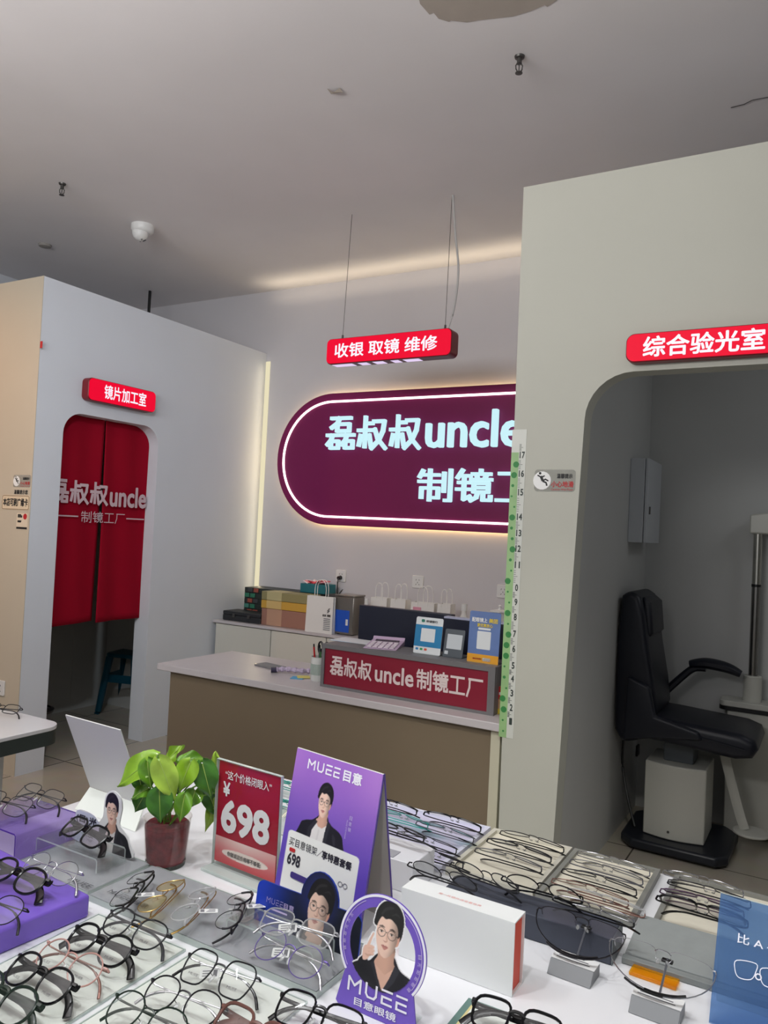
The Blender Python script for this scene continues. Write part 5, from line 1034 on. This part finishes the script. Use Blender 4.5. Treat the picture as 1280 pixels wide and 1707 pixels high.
def glasses(label, loc, yaw, shape='round', w=.050, h=.043, gap=.018, rim='black', rr_=.0022, half=None, temple=None, th=.0030, tt=.0012, lens=None, tilt=32, fold='cross', tagged=0, group='eyeglasses on display', pads=True, double=False, roll=0.0, brow_r=None, tipm=None, prn=False, tag_up=False):
    """frame front in X-Z, wearer's side +Y; laid back so the lenses face up and towards -Y before turning by yaw"""
    lens = lens or LENS; rm = FR[rim]; tm = FR[temple or rim]; tip = FR[tipm] if tipm else tm
    t = thing('eyeglasses', label, 'eyeglasses', loc, yaw, group); objs = []
    cx = gap/2+w/2; wr = lambda x: 1.1*x*x
    ol = outline(shape, w, h)
    fr = B(); lo = []
    for sx in (-1, 1):
        pts = [(sx*(cx+x), wr(cx+x), z) for x, z in ol]
        if half:
            N = len(pts); k0 = int(N*.97); up_ = [pts[(k0+i) % N] for i in range(int(N*.58))]
            br = brow_r or rr_; fr.tube(up_, [br*.8]+[br]*(len(up_)-2)+[br*.8], [br*1.0]*len(up_), n=6, up=(0, 1, 0))
            if half == 'wire': fr.tube(pts, .0006, n=4, closed=True, up=(0, 1, 0))
        elif rim != 'none': fr.tube(pts, rr_*.8, rr_, n=6, closed=True, up=(0, 1, 0))
        l = B(); cpt = (sx*cx, wr(cx)-.0008, 0); l.add([cpt]+[(p[0], p[1], p[2]) for p in pts], [(0, i+1, (i+1) % len(pts)+1) for i in range(len(pts))]); lo.append(l)
    bz = h*.16; bi = gap/2+.001; b_r = max(rr_*.9, .0009)
    fr.tube(bez([(-bi, wr(bi), bz), (-bi*.5, -.001, bz+.0035), (bi*.5, -.001, bz+.0035), (bi, wr(bi), bz)], 4), b_r, b_r*1.2 if rr_ > .0015 else b_r, n=6)
    if double: fr.tube(bez([(-cx*.75, wr(cx*.7), h*.47), (-bi, -.0005, h*.42), (bi, -.0005, h*.42), (cx*.75, wr(cx*.7), h*.47)], 4), b_r, n=6)
    xo = cx+w/2; hz = h*.27; yo = wr(xo)
    for sx in (-1, 1): fr.tube([(sx*(xo-.001), yo, hz), (sx*(xo+.004), yo+.001, hz+.0005), (sx*(xo+.0055), yo+.006, hz)], max(rr_*1.05, .0012), max(rr_*1.3, .0014), n=6)
    objs.append(fr.build('frame', rm, t))
    for l in lo: objs.append(l.build('lens', lens, t, smooth=False))
    hx = xo+.005
    for i, sx in enumerate((-1, 1)):
        y1 = yo+.008+(.0045 if sx < 0 else 0)
        if fold == 'cross':
            path = bez([(sx*hx, yo+.005, hz), (sx*(hx-.004), y1, hz), (sx*(hx-.05), y1+.001, hz-.001), (sx*(hx-.092), y1+.001, hz-.003), (sx*(hx-.118), y1+.002, hz-.014), (sx*(hx-.132), y1+.003, hz-.030)], 4)
        elif fold == 'open':
            path = bez([(sx*hx, yo+.005, hz), (sx*(hx-.001), yo+.05, hz), (sx*(hx-.002), yo+.095, hz-.002), (sx*(hx-.005), yo+.122, hz-.014), (sx*(hx-.008), yo+.135, hz-.03)], 4)
        else:
            path = [(sx*hx*math.cos(k*.155), yo+.004+.052*math.sin(k*.155)+(.003 if sx < 0 else 0), hz-.006*math.sin(k*.155)) for k in range(15)]
        n = len(path); k1 = int(n*.62)
        objs_t = B().tube(path[:k1+1], [tt]*(k1+1), [th]+[th*(.9 if th > .002 else 1)]*k1, n=6).build('temple', tm, t); objs.append(objs_t)
        m = n-k1; q = B().tube(path[k1:], [max(tt, .0013)*(1+.25*math.sin(math.pi*j/m)) for j in range(m)], [max(th, .0019)*(1+.25*j/m) for j in range(m)], n=8).build('temple_tip', tip, objs_t); objs.append(q)
    if pads and rr_ < .002:
        for sx in (-1, 1):
            b = B(); b.tube(bez([(sx*(gap/2+.002), .001, -.002), (sx*(gap/2-.001), .006, -.003), (sx*(gap/2-.003), .006, -.006)], 3), .0005, n=4); objs.append(b.build('pad_arm', rm if rim not in ('none', 'clear') else FR['silver'], t))
            q = B(); q.ball((0, 0, 0), (.0028, .0016, .006), 6, M=Matrix.Translation((sx*(gap/2-.003), .0055, -.007)) @ Matrix.Rotation(-sx*.3, 4, 'Y')); objs.append(q.build('nose_pad', PADM, t))
    if tagged:
        sx = -1 if tagged < 0 else 1; M = Matrix.Translation((sx*cx*.5, yo+.006, h*(.75 if tag_up else .0))) @ Matrix.Rotation(-.25 if tag_up else .35, 4, 'X') @ Matrix.Rotation(1.2 if tag_up else sx*.3, 4, 'Y')
        b = B(); b.prism(rrect(.030, .012, .0015), XZ, -.0003, .0003, M=M); pt = b.build('price_tag', TAGM, t, smooth=False); objs.append(pt)
        b = B()
        for k in range(3): b.box(-.011, .003-.002*k, -.0006, -.0004, .003-.003*k-.0006, .003-.003*k+.0006, M=M)
        b.box(.006, .012, -.0006, -.0004, -.004, .004, M=M); objs.append(b.build('tag_print', TAGI, pt, smooth=False))
    if prn:
        for sx in (-1, 1):
            o = text('MUEE', GREYT, t, (sx*cx-.008, wr(cx)-.0012, -h*.3), (1, 0, 0), (0, 0, 1), .016, .0035, lift=.0004); objs.append(o)
    R = Matrix.Rotation(math.radians(roll), 4, 'Y') @ Matrix.Rotation(math.radians(tilt-90), 4, 'X')
    zmin = 1e9
    for o in objs:
        o.data.transform(R); V = np.empty(len(o.data.vertices)*3); o.data.vertices.foreach_get('co', V); zmin = min(zmin, V[2::3].min())
    for o in objs: o.data.transform(Matrix.Translation((0, 0, -zmin+.0006)))
    return t
def G(px_, py_, hz, label, yaw=0, **k):
    p = pz(px_, py_, TZ+hz+k.pop('lift', .014)); return glasses(label, (p.x, p.y, TZ+hz), math.radians(yaw), **k)
# on the purple bridge riser
G(64, 1337, .057, 'thin black square frame at the back of the purple bridge riser', 0, shape='square', w=.050, h=.043, rim='wire', rr_=.0009, th=.0012, tt=.0008, prn=True)
G(6, 1350, .057, 'thin black square frame at the front of the purple bridge riser', 6, shape='square', w=.052, h=.044, rim='wire', rr_=.0009, th=.0012, tt=.0008)
# on the purple block
G(82, 1461, .037, 'silver round wire frame at the back of the purple block', 2, shape='round', w=.048, h=.044, rim='silver', rr_=.0008, th=.001, tt=.0008)
G(25, 1474, .037, 'thick black frame with broad temples in the middle of the purple block', 0, shape='panto', w=.052, h=.043, rim='black', rr_=.0026, th=.006, tt=.0018, lens=LENSD)
G(-18, 1522, .037, 'thin dark frame at the front of the purple block, cut by the picture edge', 4, shape='panto', w=.050, h=.044, rim='wire', rr_=.001, th=.0012, tt=.0009)
# on the clear bridge
G(139, 1399, .0385, 'thick glossy black square frame on the clear bridge before the moonlight card', -8, shape='square', w=.050, h=.042, rim='black', rr_=.0024, th=.006, tt=.0018, lens=LENSD, prn=True)
# grey board, four frames sideways
G(220, 1488, .013, 'black half-rim frame set sideways, leftmost of four on the long grey board', -64, shape='rect', w=.052, h=.036, rim='black', rr_=.0016, half='wire', brow_r=.0018, th=.0022, tagged=1, tilt=12, tag_up=True)
G(268, 1500, .013, 'gold round frame with amber lenses set sideways, second on the long grey board', -70, shape='panto', w=.048, h=.042, rim='gold', rr_=.0009, th=.0011, tt=.0008, lens=LENSY, tilt=12, tag_up=True)
G(322, 1514, .013, 'clear gold-bridged frame set sideways, third on the long grey board', -70, shape='panto', w=.047, h=.041, rim='clear', temple='gold', rr_=.0015, th=.0011, tt=.0008, tagged=1, tilt=12, tag_up=True)
G(390, 1524, .013, 'black-browed wire frame set sideways, rightmost of four on the long grey board', -64, shape='panto', w=.050, h=.040, rim='wire', rr_=.0013, half='wire', brow_r=.0018, th=.0016, tagged=-1, tilt=12, tag_up=True)
# clear bridge before the blue card
G(492, 1562, .0345, 'colourless frame with silver wires at the back of the bridge before the blue card', 4, shape='square', w=.050, h=.040, rim='clear', temple='silver', rr_=.0014, th=.0011, tt=.0008, tagged=-1)
G(478, 1604, .013, 'thin lilac wire frame on the grey board in front of the clear bridge', -6, shape='round', w=.050, h=.046, rim='lilac', rr_=.0009, temple='silver', th=.0011, tt=.0008, tagged=-1)
# white boards
G(221, 1562, .0066, 'black double-bridge frame at the back of the left white board', 0, shape='aviator', w=.050, h=.044, rim='matte', rr_=.0015, th=.0022, double=True, prn=True)
G(163, 1590, .0066, 'thick black round frame second from the back of the left white board', 2, shape='panto', w=.047, h=.044, rim='black', rr_=.0024, th=.005, tt=.0016, prn=True)
G(113, 1619, .0066, 'pink and rose gold round frame in the middle of the left white board', 0, shape='round', w=.049, h=.045, rim='pink', temple='rose', rr_=.0013, th=.0012, tt=.0009, prn=True)
G(62, 1646, .0066, 'thick black round frame in front of the pink one on the left white board', -2, shape='panto', w=.048, h=.045, rim='black', rr_=.0022, th=.005, tt=.0016, prn=True)
G(-2, 1680, .0066, 'thick dark green frame in the lower left corner of the picture', 0, shape='panto', w=.049, h=.046, rim='green', rr_=.0024, th=.005, tt=.0016)
G(361, 1638, .0066, 'black hexagonal frame with silver bridge on the right white board', 4, shape='hex', w=.047, h=.046, rim='matte', temple='silver', rr_=.0014, th=.0012, tt=.0009, tagged=-1, prn=True, tipm='black')
G(301, 1685, .0066, 'dark metal panto frame in front of the hexagonal one, its brow silver edged', 4, shape='panto', w=.048, h=.044, rim='wire', temple='silver', rr_=.0013, th=.0012, tt=.0009)
G(240, 1716, .0066, 'dark green thin frame at the bottom edge left of the panto one', 2, shape='panto', w=.050, h=.046, rim='green', rr_=.0013, th=.0014)
G(420, 1742, .0066, 'brown translucent frame at the bottom edge below the hexagonal one', -4, shape='square', w=.050, h=.042, rim='brown', rr_=.0026, th=.005, tt=.0016)
G(528, 1712, .0005, 'black square browline frame at the bottom edge beside the round purple card', 4, shape='square', w=.050, h=.044, rim='black', rr_=.0019, th=.003)
G(858, 1722, .0060, 'thick black frame on the green bordered sheet at the bottom edge', 3, shape='square', w=.048, h=.042, rim='black', rr_=.0024, th=.005, tt=.0016)
# white block and lilac tray
G(668, 1394, .0565, 'black folded frame lying on the white block behind the poster', 176, shape='panto', w=.044, h=.036, rim='matte', rr_=.0015, th=.003, tt=.0014, tilt=35)
FA = dict(tilt=30, lift=.012)
G(757, 1377, .0066, 'black half-rim frame at the right back of the lilac tray', 178, shape='rect', w=.054, h=.036, rim='black', rr_=.0016, half='top', brow_r=.0019, th=.0028, **FA)
G(655, 1350, .0066, 'black half-rim frame at the back of the lilac tray, half behind the poster', 178, shape='rect', w=.054, h=.036, rim='black', rr_=.0016, half='top', brow_r=.0019, th=.0026, **FA)
G(745, 1394, .0066, 'pale teal frame with black tips in the lilac tray, in front of the right half-rim', 176, shape='rect', w=.054, h=.036, rim='grey', rr_=.0009, lens=LENST, th=.0013, tipm='black', **FA)
G(672, 1372, .0066, 'pale teal frame in the lilac tray close beside the poster', 178, shape='rect', w=.053, h=.036, rim='teal', rr_=.0009, lens=LENST, th=.0013, **FA)
G(715, 1412, .0066, 'dark thin wire frame in the middle of the lilac tray', 178, shape='rect', w=.053, h=.036, rim='wire', rr_=.0008, th=.0012, **FA)
G(726, 1436, .0066, 'dark grey frame at the front of the lilac tray beside the white block', 178, shape='rect', w=.050, h=.036, rim='wire', rr_=.0013, th=.0024, **FA)
# cream trays
G(889, 1410, .0066, 'silver frame with black temples at the back of the middle cream tray', 178, shape='panto', w=.054, h=.037, rim='wire', rr_=.0009, temple='black', th=.0018, **FA)
G(868, 1425, .0066, 'thick black frame second from the back of the middle cream tray', 176, shape='rect', w=.054, h=.036, rim='matte', rr_=.0014, th=.003, **FA)
G(850, 1441, .0066, 'brownish grey frame third from the back of the middle cream tray', 178, shape='panto', w=.054, h=.038, rim='grey', rr_=.0009, temple='matte', th=.0015, **FA)
G(1024, 1447, .0066, 'silver frame with one dark tip at the back of the grey rimmed tray', 178, shape='panto', w=.055, h=.037, rim='silver', rr_=.0009, th=.0013, tipm='black', **FA)
G(1012, 1461, .0066, 'plain grey wire frame second from the back of the grey rimmed tray', 178, shape='rect', w=.054, h=.036, rim='grey', rr_=.0008, th=.001, **FA)
G(1000, 1478, .0066, 'black wire frame with a thick tip in the middle of the grey rimmed tray', 178, shape='rect', w=.054, h=.037, rim='wire', rr_=.001, th=.0018, tipm='black', **FA)
G(985, 1495, .0066, 'rose brown wire frame fourth from the back of the grey rimmed tray', 178, shape='panto', w=.054, h=.037, rim='rose', rr_=.0008, th=.001, tipm='brown', **FA)
G(1012, 1512, .0066, 'pinkish clear frame at the front of the grey rimmed tray', 178, shape='panto', w=.052, h=.037, rim='clear', rr_=.0013, temple='rose', th=.001, **FA)
G(1172, 1480, .0066, 'silver frame at the back of the tray beside the blue sheet', 178, shape='panto', w=.055, h=.036, rim='silver', rr_=.0009, th=.0012, tipm='black', **FA)
G(1182, 1497, .0066, 'dark wire frame in the middle of the tray beside the blue sheet', 178, shape='rect', w=.055, h=.036, rim='wire', rr_=.0009, th=.0014, **FA)
G(1170, 1513, .0066, 'purple tinted frame at the front of the tray beside the blue sheet', 178, shape='rect', w=.054, h=.036, rim='purple', rr_=.0012, th=.003, lens=LENSM, **FA)
# slate block
BA = dict(tilt=52, lift=.018)
G(812, 1470, .042, 'thin black round frame at the left of the slate block behind the white carton', 172, shape='round', w=.052, h=.046, rim='matte', rr_=.0011, th=.0014, **BA)
G(742, 1468, .042, 'dark round frame at the far left of the slate block, half behind the white carton', 176, shape='round', w=.052, h=.046, rim='matte', rr_=.0011, th=.0014, **BA)
G(906, 1490, .042, 'large round black frame on the slate block above the red end of the carton', 182, shape='round', w=.054, h=.048, rim='black', rr_=.0013, th=.0016, **BA)
G(991, 1528, .042, 'green tinted thin frame with black temples at the right end of the slate block', 178, shape='rect', w=.050, h=.036, rim='silver', rr_=.0009, temple='black', th=.002, tilt=38, lift=.014)
G(1170, 1530, .024, 'black browline frame on the low sloping grey block', 178, shape='rect', w=.056, h=.040, rim='black', rr_=.0016, half='wire', brow_r=.0022, th=.0028, tilt=46, lift=.014)
# two rimless frames on price stands
def price_stand(px_, py_, label):
    p = pz(px_, py_, TZ); t = thing('price_wedge', label, 'price stand', (p.x, p.y, TZ), math.radians(-3), 'wedge price stands')
    B().prism([(-.022, .0005), (.022, .0005), (.022, .018), (-.008, .018), (-.022, .0005)][:4], lambda a, b_, d: (d, a, b_), -.033, .033).build('wedge', mat('wedge_grey', (128, 130, 132), .5), t, bevel=.0008)
    B().box(-.033, .033, -.006, .022, .0182, .019).build('label_plate', TAGM, t, smooth=False)
    for x0, x1, y in ((-.027, .024, .002), (-.025, .02, .008), (-.022, .012, .014)): B().box(x0, x1, y-.0012, y+.0012, .0191, .0193).build('label_print', TAGI, t, smooth=False)
    b = B(); b.tube(bez([(0, .012, .019), (0, .03, .03), (0, .052, .046), (0, .058, .05)], 5), .0016, .0024, n=6); b.build('holder_arm', mat('holder_grey', (110, 112, 118), .3, .4), t); B().box(-.008, .008, .052, .06, .046, .05).build('holder_clip', BLK, t, bevel=.001); return p
p = price_stand(955, 1625, 'grey wedge price stand in front of the slate block')
glasses('rimless dark frame held up on the wedge before the slate block', (p.x-.002, p.y+.05, TZ+.027), math.radians(178), shape='rect', w=.054, h=.034, gap=.02, rim='wire', rr_=.0011, half='top', brow_r=.0007, th=.0016, tt=.001, lens=LENSM, tilt=62, fold='curl')
p = price_stand(1094, 1690, 'grey wedge price stand nearest the blue sheet')
glasses('rimless clear frame with black tips held on the wedge by the blue sheet', (p.x-.002, p.y+.05, TZ+.027), math.radians(178), shape='rect', w=.058, h=.036, gap=.02, rim='silver', rr_=.0009, half='top', brow_r=.0005, th=.0011, tt=.0008, lens=LENS, tilt=62, fold='curl', tipm='black')
p = pz(1090, 1632, TZ); o = B().box(-.034, .034, -.013, .013, .0006, .006).build('amber_block', glassy('amber_acrylic', (255, 222, 110), 1, .05, .22, (252, 186, 30)), bevel=.001); o.location = (p.x, p.y, TZ); o.rotation_euler = (0, 0, -.05); tag(o, 'translucent amber strip lying behind the rimless clear frame', 'strip')
# teal frames behind the red price card, and the other table
G(485, 1318, .0066, 'teal frame at the left end of the lilac tray, between red card and poster', 176, shape='rect', w=.05, h=.036, rim='teal', rr_=.0016, lens=LENST, th=.003, **FA)
G(482, 1350, .0066, 'dark teal frame nearer the red card, in front of the other teal one', 176, shape='rect', w=.05, h=.036, rim='teal', rr_=.0018, lens=LENST, th=.003, **FA)
p = pz(2, 1190, TZ+.01); glasses('dark wire frame on the other white table at the left edge', (p.x, p.y, TZ), math.radians(20), shape='rect', w=.05, h=.038, rim='wire', rr_=.0014, th=.002)
